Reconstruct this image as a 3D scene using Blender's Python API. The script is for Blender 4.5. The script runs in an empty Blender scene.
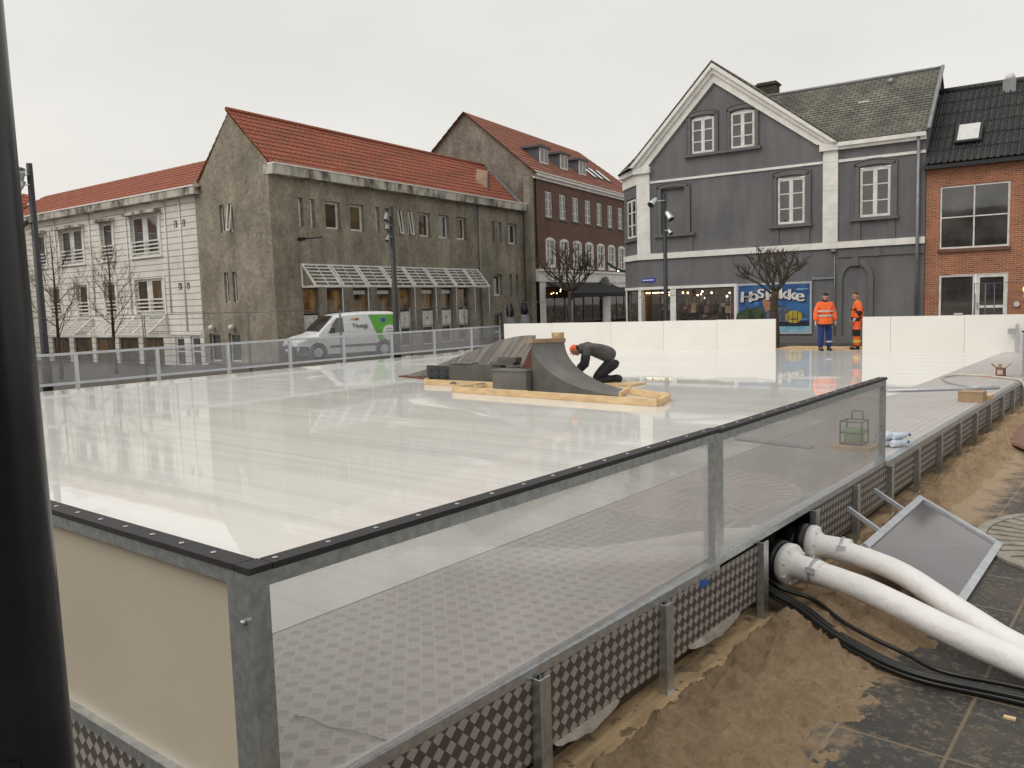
import bpy, bmesh, math, random
from mathutils import Vector as V, Matrix, noise as mn
R = math.radians
random.seed(7)
S = bpy.context.scene
COL = S.collection
# ------------------------------------------------------------------ helpers
class MB:
    """collects polygons in world coordinates, builds ONE mesh with metre UVs"""
    def __init__(s): s.v = []; s.f = []; s.sm = []
    def poly(s, pts, smooth=False):
        b = len(s.v); s.v += [V(p) for p in pts]; s.f.append(list(range(b, b+len(pts)))); s.sm.append(smooth)
    def raw(s, vs, fs, smooth=False):
        b = len(s.v); s.v += [V(p) for p in vs]
        for f in fs: s.f.append([b+i for i in f]); s.sm.append(smooth)
    def hexa(s, p):  # 8 corners: bottom ring 0-3, top ring 4-7
        s.raw(p, [(3,2,1,0),(4,5,6,7),(0,1,5,4),(1,2,6,5),(2,3,7,6),(3,0,4,7)])
    def box(s, a, b):
        x0,x1 = sorted((a[0],b[0])); y0,y1 = sorted((a[1],b[1])); z0,z1 = sorted((a[2],b[2]))
        s.hexa([(x0,y0,z0),(x1,y0,z0),(x1,y1,z0),(x0,y1,z0),(x0,y0,z1),(x1,y0,z1),(x1,y1,z1),(x0,y1,z1)])
    def beam(s, a, b, w, h, up=(0,0,1)):  # rectangular bar from a to b, w sideways, h along up
        a = V(a); b = V(b); d = (b-a).normalized(); u = V(up)
        sd = d.cross(u)
        if sd.length < 1e-4: sd = d.cross(V((1,0,0)))
        sd.normalize(); u = sd.cross(d).normalized(); sd = sd*w/2; u = u*h/2
        s.hexa([a-sd-u, a+sd-u, b+sd-u, b-sd-u, a-sd+u, a+sd+u, b+sd+u, b-sd+u])
    def prism(s, pts, vec):
        vec = V(vec); n = len(pts); P = [V(p) for p in pts]
        s.raw(P+[p+vec for p in P], [tuple(range(n))[::-1], tuple(range(n, 2*n))]+[(i,(i+1)%n,(i+1)%n+n,i+n) for i in range(n)])
    def tube(s, path, r, n=8, cap=True, smooth=True):
        path = [V(p) for p in path]; m = len(path)
        rr = r if isinstance(r, (list, tuple)) else [r]*m
        vs = []; ref = None
        for i, p in enumerate(path):
            d = (path[min(i+1, m-1)]-path[max(i-1, 0)])
            d = d.normalized() if d.length > 1e-7 else V((0,0,1))
            if ref is None:
                ref = d.cross(V((0,0,1)))
                if ref.length < .1: ref = d.cross(V((1,0,0)))
            ref = (ref - d*ref.dot(d)).normalized(); w = d.cross(ref)
            for k in range(n):
                a = 2*math.pi*k/n; vs.append(p+ref*math.cos(a)*rr[i]+w*math.sin(a)*rr[i])
        fs = [(i*n+k, i*n+(k+1)%n, (i+1)*n+(k+1)%n, (i+1)*n+k) for i in range(m-1) for k in range(n)]
        s.raw(vs, fs, smooth)
        if cap:
            b = len(s.v)-m*n
            s.f.append([b+k for k in range(n)][::-1]); s.sm.append(False)
            s.f.append([b+(m-1)*n+k for k in range(n)]); s.sm.append(False)
    def ball(s, c, r, n=10, m=7, sc=(1,1,1), M=None):
        c = V(c); vs = []
        for j in range(1, m):
            t = math.pi*j/m
            for k in range(n):
                a = 2*math.pi*k/n
                q = V((math.sin(t)*math.cos(a)*sc[0]*r, math.sin(t)*math.sin(a)*sc[1]*r, math.cos(t)*sc[2]*r))
                vs.append(c+(M @ q if M else q))
        t = V((0,0,r*sc[2])); b = -t
        vs += [c+(M @ t if M else t), c+(M @ b if M else b)]
        fs = [(j*n+k, (j+1)*n+k, (j+1)*n+(k+1)%n, j*n+(k+1)%n) for j in range(m-2) for k in range(n)]
        L = (m-1)*n
        fs += [(k, (k+1)%n, L) for k in range(n)] + [((m-2)*n+(k+1)%n, (m-2)*n+k, L+1) for k in range(n)]
        s.raw(vs, fs, True)
    def build(s, name, mat, parent=None, loc=None, recalc=True):
        me = bpy.data.meshes.new(name)
        pl = ROOTLOC.get(parent.name, V((0,0,0))) if parent else None
        if parent:
            o0 = pl
        elif loc is not None: o0 = V(loc)
        else:
            xs=[p.x for p in s.v]; ys=[p.y for p in s.v]; zs=[p.z for p in s.v]
            o0 = V(((min(xs)+max(xs))/2, (min(ys)+max(ys))/2, min(zs)))
        me.from_pydata([p-o0 for p in s.v], [], s.f)
        if recalc:
            bm = bmesh.new(); bm.from_mesh(me); bmesh.ops.recalc_face_normals(bm, faces=bm.faces); bm.to_mesh(me); bm.free()
        me.update()
        for i, p in enumerate(me.polygons): p.use_smooth = s.sm[i] if i < len(s.sm) else False
        uv = me.uv_layers.new(name='UVMap').data
        for p in me.polygons:
            n = p.normal
            if abs(n.z) > .985: h = V((1,0,0)); g = V((0,1,0))
            else:
                h = V((0,0,1)).cross(n).normalized(); g = n.cross(h)
            for li in p.loop_indices:
                q = me.vertices[me.loops[li].vertex_index].co + o0
                uv[li].uv = (q.dot(h), q.dot(g))
        me.materials.append(mat)
        o = bpy.data.objects.new(name, me); COL.objects.link(o)
        if parent:
            o.parent = parent
            ROOTLOC[o.name] = o0
        else: o.location = o0; ROOTLOC[o.name] = o0
        return o
ROOTLOC = {}
def tag(o, label=None, cat=None, group=None, kind=None):
    if label: o['label'] = label
    if cat: o['category'] = cat
    if group: o['group'] = group
    if kind: o['kind'] = kind
    return o
def thing(name, loc, label, cat, group=None):
    o = bpy.data.objects.new(name, None); COL.objects.link(o); o.location = loc; o.empty_display_size = .3
    ROOTLOC[o.name] = V(loc)
    return tag(o, label, cat, group)
def copy_tree(o, parent=None):
    c = o.copy(); COL.objects.link(c)
    if parent: c.parent = parent
    for ch in list(o.children): copy_tree(ch, c)
    return c
class Fr:
    """vertical wall frame: origin o, heading (deg left of +Y), t along, out = outward, z absolute"""
    def __init__(s, o, heading, flip=1):
        a = R(heading); s.o = V((o[0], o[1], 0)); s.d = V((-math.sin(a), math.cos(a), 0)); s.n = V((s.d.y, -s.d.x, 0))*flip
    def p(s, t, out, z): q = s.o+s.d*t+s.n*out; return V((q.x, q.y, z))
    def box(s, m, t0, t1, o0, o1, z0, z1):
        m.hexa([s.p(t0,o0,z0), s.p(t1,o0,z0), s.p(t1,o1,z0), s.p(t0,o1,z0), s.p(t0,o0,z1), s.p(t1,o0,z1), s.p(t1,o1,z1), s.p(t0,o1,z1)])
    def quad(s, m, t0, t1, z0, z1, o=0): m.poly([s.p(t0,o,z0), s.p(t1,o,z0), s.p(t1,o,z1), s.p(t0,o,z1)])
def clip(poly, planes):
    for (a, b, c) in planes:      # keep a*t+b*z<=c
        out = []
        for i in range(len(poly)):
            p, q = poly[i], poly[(i+1) % len(poly)]
            dp = a*p[0]+b*p[1]-c; dq = a*q[0]+b*q[1]-c
            if dp <= 1e-7: out.append(p)
            if (dp < -1e-7 and dq > 1e-7) or (dp > 1e-7 and dq < -1e-7):
                k = dp/(dp-dq); out.append((p[0]+(q[0]-p[0])*k, p[1]+(q[1]-p[1])*k))
        poly = out
        if len(poly) < 3: return []
    return poly
def wall(fr, m, t0, t1, z0, z1, holes=(), depth=.22, planes=()):
    ts = sorted({t0, t1} | {h[0] for h in holes} | {h[1] for h in holes}); zs = sorted({z0, z1} | {h[2] for h in holes} | {h[3] for h in holes})
    ts = [t for t in ts if t0 <= t <= t1]; zs = [z for z in zs if z0 <= z <= z1]
    for i in range(len(ts)-1):
        for j in range(len(zs)-1):
            ct = (ts[i]+ts[i+1])/2; cz = (zs[j]+zs[j+1])/2
            if any(h[0] < ct < h[1] and h[2] < cz < h[3] for h in holes): continue
            c = clip([(ts[i], zs[j]), (ts[i+1], zs[j]), (ts[i+1], zs[j+1]), (ts[i], zs[j+1])], planes)
            if c: m.poly([fr.p(a, 0, b) for a, b in c])
    for a, b, c, d in holes:
        m.poly([fr.p(a,0,c), fr.p(b,0,c), fr.p(b,-depth,c), fr.p(a,-depth,c)]); m.poly([fr.p(a,0,d), fr.p(a,-depth,d), fr.p(b,-depth,d), fr.p(b,0,d)])
        m.poly([fr.p(a,0,c), fr.p(a,-depth,c), fr.p(a,-depth,d), fr.p(a,0,d)]); m.poly([fr.p(b,0,c), fr.p(b,0,d), fr.p(b,-depth,d), fr.p(b,-depth,c)])
def window(root, fr, r, cols=1, rows=1, fw=.07, bar=.035, mull=None, o=-.1, fm=None, pm=None, thick=.06, arch=0, tilt=0):
    t0, t1, z0, z1 = r; m = MB(); mull = mull or bar
    def q(t, oo, z): return fr.p(t, oo, z)
    fr.box(m, t0, t1, o-thick, o, z0, z0+fw); fr.box(m, t0, t0+fw, o-thick, o, z0+fw, z1-fw); fr.box(m, t1-fw, t1, o-thick, o, z0+fw, z1-fw)
    fr.box(m, t0, t1, o-thick, o, z1-fw, z1)
    for i in range(1, cols):
        c = t0+(t1-t0)*i/cols; fr.box(m, c-mull/2, c+mull/2, o-thick, o-.004, z0+fw, z1-fw)
    for j in range(1, rows):
        c = z0+(z1-z0)*j/rows; fr.box(m, t0+fw, t1-fw, o-thick, o-.012, c-bar/2, c+bar/2)
    if arch:
        n = 8; pts = [fr.p(t0+(t1-t0)*i/n, o, z1+arch*(1-(2*i/n-1)**2)) for i in range(n+1)]
        m.prism([fr.p(t0, o, z1-.01)]+pts[0:]+[fr.p(t1, o, z1-.01)], -fr.n*thick)
    w = m.build('window', fm or M['white'], root)
    g = MB(); fr.box(g, t0+fw, t1-fw, o-thick+.015, o-thick+.03, z0+fw, z1-fw); g.build('pane', pm or M['dkglass'], w)
    return w
# ------------------------------------------------------------------ materials
M = {}
def nodes(name):
    m = bpy.data.materials.new(name); m.use_nodes = True; nt = m.node_tree; N = nt.nodes; L = nt.links
    return m, N, L, N['Principled BSDF']
def ramp(N, L, src, stops, interp='LINEAR'):
    r = N.new('ShaderNodeValToRGB'); r.color_ramp.interpolation = interp; e = r.color_ramp.elements
    e[0].position, e[0].color = stops[0][0], (*stops[0][1], 1); e[1].position, e[1].color = stops[-1][0], (*stops[-1][1], 1)
    for p, c in stops[1:-1]: x = e.new(p); x.color = (*c, 1)
    L.new(src, r.inputs[0]); return r.outputs[0]
def nz(N, L, sc, det=4, rough=.55, coord='Object', vec=None, stretch=None, dist=0):
    if vec is None:
        tc = N.new('ShaderNodeTexCoord'); vec = tc.outputs[coord]
    if stretch:
        mp = N.new('ShaderNodeMapping'); mp.inputs['Scale'].default_value = stretch; L.new(vec, mp.inputs[0]); vec = mp.outputs[0]
    n = N.new('ShaderNodeTexNoise'); n.inputs['Scale'].default_value = sc; n.inputs['Detail'].default_value = det
    n.inputs['Roughness'].default_value = rough; n.inputs['Distortion'].default_value = dist; L.new(vec, n.inputs['Vector']); return n.outputs['Fac']
def mixc(N, L, fac, a, b, mode='MIX'):
    x = N.new('ShaderNodeMix'); x.data_type = 'RGBA'; x.blend_type = mode
    for i, s in ((0, fac), (6, a), (7, b)):
        if isinstance(s, (int, float)): x.inputs[i].default_value = s
        elif isinstance(s, tuple): x.inputs[i].default_value = (*s, 1)
        else: L.new(s, x.inputs[i])
    return x.outputs[2]
def math_(N, L, op, a, b=None, c=None):
    x = N.new('ShaderNodeMath'); x.operation = op
    for i, s in enumerate((a, b, c)):
        if s is None: continue
        if isinstance(s, (int, float)): x.inputs[i].default_value = s
        else: L.new(s, x.inputs[i])
    return x.outputs[0]
def bump(N, L, P, h, st=.3, dist=.02):
    b = N.new('ShaderNodeBump'); b.inputs['Strength'].default_value = st; b.inputs['Distance'].default_value = dist
    L.new(h, b.inputs['Height']); L.new(b.outputs[0], P.inputs['Normal']); return b
def mat(key, c1, c2=None, sc=3., rough=.7, metal=0, bst=.15, bsc=None, bd=.01, stretch=None, rr=0, stops=(.35, .65), det=5):
    m, N, L, P = nodes(key); c2 = c2 or tuple(x*.8 for x in c1)
    f = nz(N, L, sc, det, stretch=stretch); L.new(ramp(N, L, f, [(stops[0], c1), (stops[1], c2)]), P.inputs['Base Color'])
    P.inputs['Metallic'].default_value = metal
    if rr:
        g = nz(N, L, sc*2.3, 4); L.new(math_(N, L, 'MULTIPLY_ADD', g, rr*2, rough-rr), P.inputs['Roughness'])
    else: P.inputs['Roughness'].default_value = rough
    if bst: bump(N, L, P, nz(N, L, bsc or sc*6, 6), bst, bd)
    M[key] = m; return m
def rough_wall(key, c1, c2):
    m, N, L, P = nodes(key); a = nz(N, L, .45, 8, .65, dist=.4); b = nz(N, L, 5., 9, .75); c = nz(N, L, 1.6, 6, .6, stretch=(1,1,.35))
    col = ramp(N, L, a, [(.34, c2), (.62, c1)]); col = mixc(N, L, 1., col, ramp(N, L, b, [(.38, (.74,.74,.74)), (.62, (1.14,1.14,1.14))]), 'MULTIPLY'); col = mixc(N, L, 1., col, ramp(N, L, c, [(.4, (.82,.81,.78)), (.6, (1.08,1.08,1.08))]), 'MULTIPLY')
    L.new(col, P.inputs['Base Color']); P.inputs['Roughness'].default_value = .95; bump(N, L, P, nz(N, L, 7, 9, .75), 1., .06); M[key] = m
mat('white', (.82,.80,.77), (.62,.6,.56), 4, .5, bst=.05)
mat('whitetrim', (.86,.84,.80), (.72,.70,.66), 2.5, .7, bst=.15)
mat('galv', (.62,.66,.68), (.50,.53,.55), 22, .34, .88, bst=.12, rr=.1, stops=(.42,.58))
mat('galvlight', (.55,.57,.6), (.45,.47,.5), 9, .4, .35, bst=.03, rr=.1)
mat('heras', (.16,.165,.17), (.12,.12,.125), 6, .5, .3, bst=0)
mat('rubber', (.022,.02,.022), (.035,.032,.034), 60, .62, bst=.5, bsc=160, bd=.003)
mat('bolt', (.62,.6,.56), (.5,.48,.45), 20, .35, .9, bst=0)
mat('black', (.012,.012,.014), (.02,.02,.022), 8, .45, bst=.1)
mat('polepaint', (.010,.013,.016), (.016,.02,.024), 5, .28, 0, bst=.12, bsc=30, bd=.002, rr=.08)
mat('greyboard', (.60,.53,.42), (.56,.49,.39), 1.2, .38, bst=.02)
mat('hdpe', (.88,.855,.81), (.83,.80,.755), .8, .4, bst=.02)
rough_wall('stucco', (.37,.33,.26), (.235,.207,.16))
rough_wall('stuccoB', (.34,.29,.25), (.17,.145,.125))
mat('concrete', (.55,.52,.45), (.12,.105,.085), 1.6, .9, bst=.4, bsc=20, stretch=(1,1,.5), stops=(.43,.62), det=9)
def streaky(key, c1, c2):
    m, N, L, P = nodes(key); a = nz(N, L, .5, 8, .6); b = nz(N, L, 1.4, 7, .6, stretch=(1.5,1.5,.18)); c = nz(N, L, 3.5, 9, .7)
    col = ramp(N, L, a, [(.38, c1), (.62, c2)]); col = mixc(N, L, 1., col, ramp(N, L, b, [(.36, (.86,.86,.86)), (.62, (1.06,1.06,1.06))]), 'MULTIPLY'); col = mixc(N, L, ramp(N, L, c, [(.66, (0,0,0)), (.74, (.5,.5,.5))]), col, tuple(x*.6 for x in c2))
    L.new(col, P.inputs['Base Color']); P.inputs['Roughness'].default_value = .8; bump(N, L, P, nz(N, L, 9, 8, .7), .5, .02); M[key] = m
streaky('greypaint', (.172,.17,.174), (.138,.137,.142))
mat('greytrim', (.15,.147,.147), (.125,.123,.124), 1.5, .75, bst=.2)
mat('leadgrey', (.09,.1,.115), (.07,.078,.09), 3, .6, bst=.1)
mat('zinc', (.3,.31,.32), (.22,.23,.24), 3, .5, .5, bst=.1)
mat('darkmetal', (.014,.016,.018), (.02,.022,.024), 4, .5, 0, bst=.05)
mat('bark', (.10,.078,.05), (.045,.035,.025), 14, .9, bst=.8, bsc=40, bd=.02)
mat('timber', (.78,.58,.34), (.60,.41,.22), 3, .75, bst=.3, bsc=18, stretch=(1,1,4))
mat('plank', (.68,.49,.27), (.30,.20,.11), 2.2, .85, bst=.5, bsc=14, stretch=(7,.9,7), stops=(.34,.72), det=9)
mat('plyramp', (.20,.175,.145), (.085,.075,.066), 1.0, .5, bst=.2, stretch=(9,1.2,.6), stops=(.38,.6), rr=.15)
mat('rampgrey', (.17,.163,.15), (.125,.12,.11), 2.2, .45, bst=.08, rr=.1)
mat('rampside', (.125,.118,.10), (.09,.085,.072), 3, .7, bst=.1)
mat('redwood', (.16,.05,.03), (.09,.03,.02), 5, .6, bst=.1)
mat('brownboard', (.42,.27,.17), (.3,.19,.12), 4, .7, bst=.1, stretch=(3,1,1))
mat('foamwhite', (.87,.855,.84), (.81,.795,.77), 5, .5, bst=.7, bsc=9, bd=.02, stretch=(1,1,2))
mat('hose', (.62,.58,.5), (.5,.46,.4), 6, .5, bst=.1)
mat('blackrubber', (.009,.009,.010), (.016,.016,.016), 10, .33, bst=.2, bsc=60, bd=.003)
mat('cardboard', (.42,.29,.18), (.36,.25,.15), 6, .85, bst=.1)
mat('paper', (.6,.57,.5), (.5,.47,.4), 6, .8, bst=.2)
mat('orange', (.95,.17,.035), (.85,.13,.03), 9, .75, bst=.4, bsc=12, bd=.03)
mat('reflect', (.62,.6,.58), (.5,.48,.46), 20, .4, .2, bst=0)
mat('bluecloth', (.018,.045,.2), (.012,.03,.14), 8, .9, bst=.4, bsc=14, bd=.03)
mat('blackcloth', (.014,.014,.016), (.022,.022,.024), 10, .9, bst=.4, bsc=14, bd=.03)
mat('greycloth', (.115,.112,.108), (.08,.078,.075), 9, .9, bst=.4, bsc=14, bd=.03)
mat('yellowcloth', (.7,.62,.06), (.6,.5,.05), 9, .8, bst=.2)
mat('skin', (.52,.28,.19), (.45,.24,.16), 14, .55, bst=.05)
mat('hair', (.08,.045,.025), (.05,.03,.02), 40, .8, bst=.4)
mat('glove', (.6,.6,.6), (.45,.45,.46), 12, .8, bst=.2)
mat('vanwhite', (.74,.75,.75), (.7,.71,.71), 2, .28, bst=0)
mat('vangreen', (.12,.42,.035), (.1,.36,.03), 2, .35, bst=0)
mat('plastic', (.03,.032,.035), (.04,.042,.045), 4, .5, bst=.1)
mat('lampglass', (.7,.7,.68), (.6,.6,.58), 4, .2, bst=0)
mat('signblue', (.02,.07,.45), (.02,.06,.38), 4, .4, bst=0)
mat('bluetape', (.03,.12,.5), (.03,.1,.4), 20, .4, bst=.3)
mat('brownplate', (.25,.13,.09), (.17,.09,.06), 4, .6, bst=.3)
mat('greenplastic', (.22,.5,.16), (.18,.42,.13), 4, .4, bst=0)
mat('bottle', (.5,.58,.72), (.75,.8,.88), 18, .15, bst=.3, bsc=30)
mat('roomwall', (.33,.30,.23), (.28,.25,.19), 2, .9, bst=0)
mat('curtain', (.30,.17,.07), (.17,.09,.04), 2.5, .8, bst=.1, stretch=(4,4,.4))
mat('floordark', (.05,.04,.032), (.03,.025,.02), 3, .8, bst=.1)
mat('soil', (.07,.05,.03), (.04,.03,.02), 10, .95, bst=.4)
mat('garland', (.03,.07,.03), (.02,.04,.02), 20, .9, bst=.4)
mat('redbag', (.5,.12,.08), (.3,.1,.1), 8, .7, bst=.2)
mat('greyfig', (.2,.22,.24), (.12,.13,.15), 8, .7, bst=.2)
mat('membrane', (.45,.41,.36), (.3,.26,.21), 8, .7, bst=.5, bsc=30, bd=.02)

def glassmat(key, tint=(.95,.96,.95), haze=.1, hazecol=(.7,.68,.66), rough=.03, spots=0, fk=.9):
    m, N, L, P = nodes(key); N.remove(P); out = N['Material Output']
    tr = N.new('ShaderNodeBsdfTransparent'); tr.inputs[0].default_value = (*tint, 1)
    gl = N.new('ShaderNodeBsdfGlossy'); gl.inputs['Roughness'].default_value = rough; gl.inputs[0].default_value = (.9,.9,.9,1)
    df = N.new('ShaderNodeBsdfDiffuse'); df.inputs[0].default_value = (*hazecol, 1)
    lw = N.new('ShaderNodeLayerWeight'); lw.inputs[0].default_value = .5; fr_ = math_(N, L, 'MULTIPLY_ADD', math_(N, L, 'POWER', lw.outputs['Facing'], 4.), fk, .035)
    a = N.new('ShaderNodeMixShader'); b = N.new('ShaderNodeMixShader')
    f = nz(N, L, 1.5, 5); h = math_(N, L, 'MULTIPLY_ADD', f, haze, haze*.5)
    if spots:
        tc = N.new('ShaderNodeTexCoord'); vo = N.new('ShaderNodeTexVoronoi'); vo.inputs['Scale'].default_value = 48; L.new(tc.outputs['Object'], vo.inputs[0])
        s1 = math_(N, L, 'LESS_THAN', vo.outputs['Distance'], .12)
        n2 = nz(N, L, 3.1, 2); s2 = math_(N, L, 'GREATER_THAN', n2, .52)
        s = math_(N, L, 'MULTIPLY', s1, s2); h = math_(N, L, 'MULTIPLY_ADD', s, spots, h)
    L.new(h, a.inputs[0]); L.new(tr.outputs[0], a.inputs[1]); L.new(df.outputs[0], a.inputs[2])
    L.new(fr_, b.inputs[0]); L.new(a.outputs[0], b.inputs[1]); L.new(gl.outputs[0], b.inputs[2]); L.new(b.outputs[0], out.inputs[0])
    M[key] = m
glassmat('acryl', haze=.30, spots=.3, hazecol=(.62,.565,.56))
glassmat('acrylfar', tint=(.93,.94,.96), haze=.14, hazecol=(.5,.5,.52))
glassmat('acrylgrey', tint=(.5,.48,.5), haze=.35, hazecol=(.34,.32,.34), rough=.08)
glassmat('shopglass', tint=(.85,.85,.85), haze=.015, fk=.3)
def dkglass():
    m, N, L, P = nodes('dkglass')
    tc = N.new('ShaderNodeTexCoord')
    f = nz(N, L, .8, 3); L.new(ramp(N, L, f, [(.35, (.018,.017,.016)), (.6, (.06,.058,.055)), (.75, (.1,.09,.08))]), P.inputs['Base Color'])
    P.inputs['Roughness'].default_value = .04; P.inputs['IOR'].default_value = 2.; bump(N, L, P, nz(N, L, .9, 1), .06, .05); M['dkglass'] = m
    m, N, L, P = nodes('warmglass')
    f = nz(N, L, 1.1, 4, stretch=(1,1,.4)); L.new(ramp(N, L, f, [(.35, (.025,.02,.014)), (.5, (.085,.05,.025)), (.7, (.17,.10,.045))]), P.inputs['Base Color'])
    P.inputs['Roughness'].default_value = .06; M['warmglass'] = m
    m, N, L, P = nodes('litglass'); f = nz(N, L, 1.4, 5, stretch=(1,1,.6)); c = ramp(N, L, f, [(.38, (.02,.015,.01)), (.5, (.13,.07,.025)), (.68, (.32,.19,.07))]); L.new(c, P.inputs['Base Color']); L.new(c, P.inputs['Emission Color']); P.inputs['Emission Strength'].default_value = .10; P.inputs['Roughness'].default_value = .06; M['litglass'] = m
dkglass()
def emit(key, c, st):
    m, N, L, P = nodes(key); P.inputs['Base Color'].default_value = (*c, 1); P.inputs['Emission Color'].default_value = (*c, 1); P.inputs['Emission Strength'].default_value = st; M[key] = m
emit('bulb', (1,.75,.4), 9); emit('bulborange', (1,.55,.15), 5); emit('headlamp', (.9,.9,.85), .0)
def brick(key, c1, c2, mortar, bw=.24, bh=.075, ms=.012, bst=.4, var=(.8,1.1), rough=.9):
    m, N, L, P = nodes(key); tc = N.new('ShaderNodeTexCoord'); b = N.new('ShaderNodeTexBrick')
    L.new(tc.outputs['UV'], b.inputs['Vector']); b.inputs['Color1'].default_value = (*c1,1); b.inputs['Color2'].default_value = (*c2,1); b.inputs['Mortar'].default_value = (*mortar,1)
    b.inputs['Scale'].default_value = 1; b.inputs['Brick Width'].default_value = bw; b.inputs['Row Height'].default_value = bh; b.inputs['Mortar Size'].default_value = ms; b.inputs['Mortar Smooth'].default_value = .3
    f = nz(N, L, .9, 8); g = ramp(N, L, f, [(.3, (var[0],)*3), (.7, (var[1],)*3)])
    L.new(mixc(N, L, 1., b.outputs[0], g, 'MULTIPLY'), P.inputs['Base Color']); P.inputs['Roughness'].default_value = rough
    h = math_(N, L, 'SUBTRACT', 1, b.outputs['Fac']); bump(N, L, P, h, bst, .012); M[key] = m
brick('brickdark', (.20,.088,.058), (.135,.064,.045), (.15,.12,.1))
brick('brickred', (.46,.15,.065), (.29,.09,.042), (.40,.30,.22), var=(.75,1.15))
brick('siding', (.80,.765,.70), (.77,.735,.67), (.3,.28,.25), bw=60., bh=.30, ms=.022, bst=.5, var=(.86,1.05))
brick('slate', (.21,.195,.155), (.125,.12,.10), (.04,.04,.035), bw=.34, bh=.2, ms=.02, bst=.5, var=(.6,1.25), rough=.75)
brick('backbrick', (.14,.09,.06), (.10,.065,.045), (.15,.12,.1))
def tiles(key, c1, c2, moss):
    m, N, L, P = nodes(key); tc = N.new('ShaderNodeTexCoord'); b = N.new('ShaderNodeTexBrick'); b.offset = 0
    L.new(tc.outputs['UV'], b.inputs['Vector']); b.inputs['Color1'].default_value = (*c1,1); b.inputs['Color2'].default_value = (*c2,1); b.inputs['Mortar'].default_value = tuple(x*.45 for x in c2)+(1,)
    b.inputs['Scale'].default_value = 1; b.inputs['Brick Width'].default_value = .26; b.inputs['Row Height'].default_value = .34; b.inputs['Mortar Size'].default_value = .028; b.inputs['Mortar Smooth'].default_value = .5
    f = nz(N, L, 1.1, 8); c = mixc(N, L, ramp(N, L, f, [(.45, (0,0,0)), (.75, (.75,.75,.75))]), b.outputs[0], moss)
    L.new(c, P.inputs['Base Color']); P.inputs['Roughness'].default_value = .7; bump(N, L, P, math_(N, L, 'SUBTRACT', 1, b.outputs['Fac']), .3, .02); M[key] = m
tiles('redtile', (.42,.115,.055), (.30,.08,.042), (.2,.085,.05))
tiles('redtileB', (.36,.13,.075), (.28,.1,.06), (.16,.09,.06))
tiles('blacktile', (.06,.06,.063), (.045,.045,.048), (.075,.073,.065))

def tread(key, base, bars, both, rough=.4, metal=.5, cell=.062, bst=.6, dirt=(.3,.27,.23), ext=.44, sec=.22):
    m, N, L, P = nodes(key); tc = N.new('ShaderNodeTexCoord'); mp = N.new('ShaderNodeMapping'); mp.inputs['Rotation'].default_value = (0,0,R(45)); mp.inputs['Scale'].default_value = (1/cell,)*3
    L.new(tc.outputs['UV'], mp.inputs[0]); sx = N.new('ShaderNodeSeparateXYZ'); L.new(mp.outputs[0], sx.inputs[0])
    u, v = sx.outputs[0], sx.outputs[1]
    fu = math_(N, L, 'FRACT', u); fv = math_(N, L, 'FRACT', v)
    par = math_(N, L, 'MODULO', math_(N, L, 'ABSOLUTE', math_(N, L, 'ADD', math_(N, L, 'FLOOR', u), math_(N, L, 'FLOOR', v))), 2)
    def inside(x, e): return math_(N, L, 'LESS_THAN', math_(N, L, 'ABSOLUTE', math_(N, L, 'SUBTRACT', x, .5)), e)
    msk = math_(N, L, 'MULTIPLY', inside(fu, ext), inside(fv, ext))
    def st(x): return math_(N, L, 'MULTIPLY_ADD', math_(N, L, 'SINE', math_(N, L, 'MULTIPLY', x, 2*math.pi*5/.8*.8)), .5, .5)
    su = st(fu); sv = st(fv)
    bA = math_(N, L, 'MULTIPLY', msk, math_(N, L, 'MULTIPLY', par, su)); ip = math_(N, L, 'SUBTRACT', 1, par)
    bB = math_(N, L, 'MULTIPLY', msk, math_(N, L, 'MULTIPLY', ip, sv))
    h = math_(N, L, 'ADD', bA, bB) if both else math_(N, L, 'MULTIPLY_ADD', bB, sec, bA)
    f = nz(N, L, 2.2, 6); b2 = mixc(N, L, ramp(N, L, f, [(.4, (0,0,0)), (.75, (.6,.6,.6))]), base, dirt)
    col = mixc(N, L, math_(N, L, 'MULTIPLY', h, .9 if not both else .55), b2, bars)
    L.new(col, P.inputs['Base Color']); P.inputs['Metallic'].default_value = metal
    g = nz(N, L, 5, 4); L.new(math_(N, L, 'MULTIPLY_ADD', g, .25, rough-.12), P.inputs['Roughness']); bump(N, L, P, h, bst, .003); M[key] = m
tread('deckplate', (.62,.59,.57), (.47,.45,.435), False, .34, .15, cell=.072, bst=1.3, dirt=(.50,.465,.44), ext=.40, sec=.35)
tread('skirtplate', (.085,.073,.062), (.78,.74,.69), False, .45, .05, sec=.04, ext=.46, cell=.055, dirt=(.085,.068,.052))  # light bars on dark plate: reflection contrast of the bars painted into the colour
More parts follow.
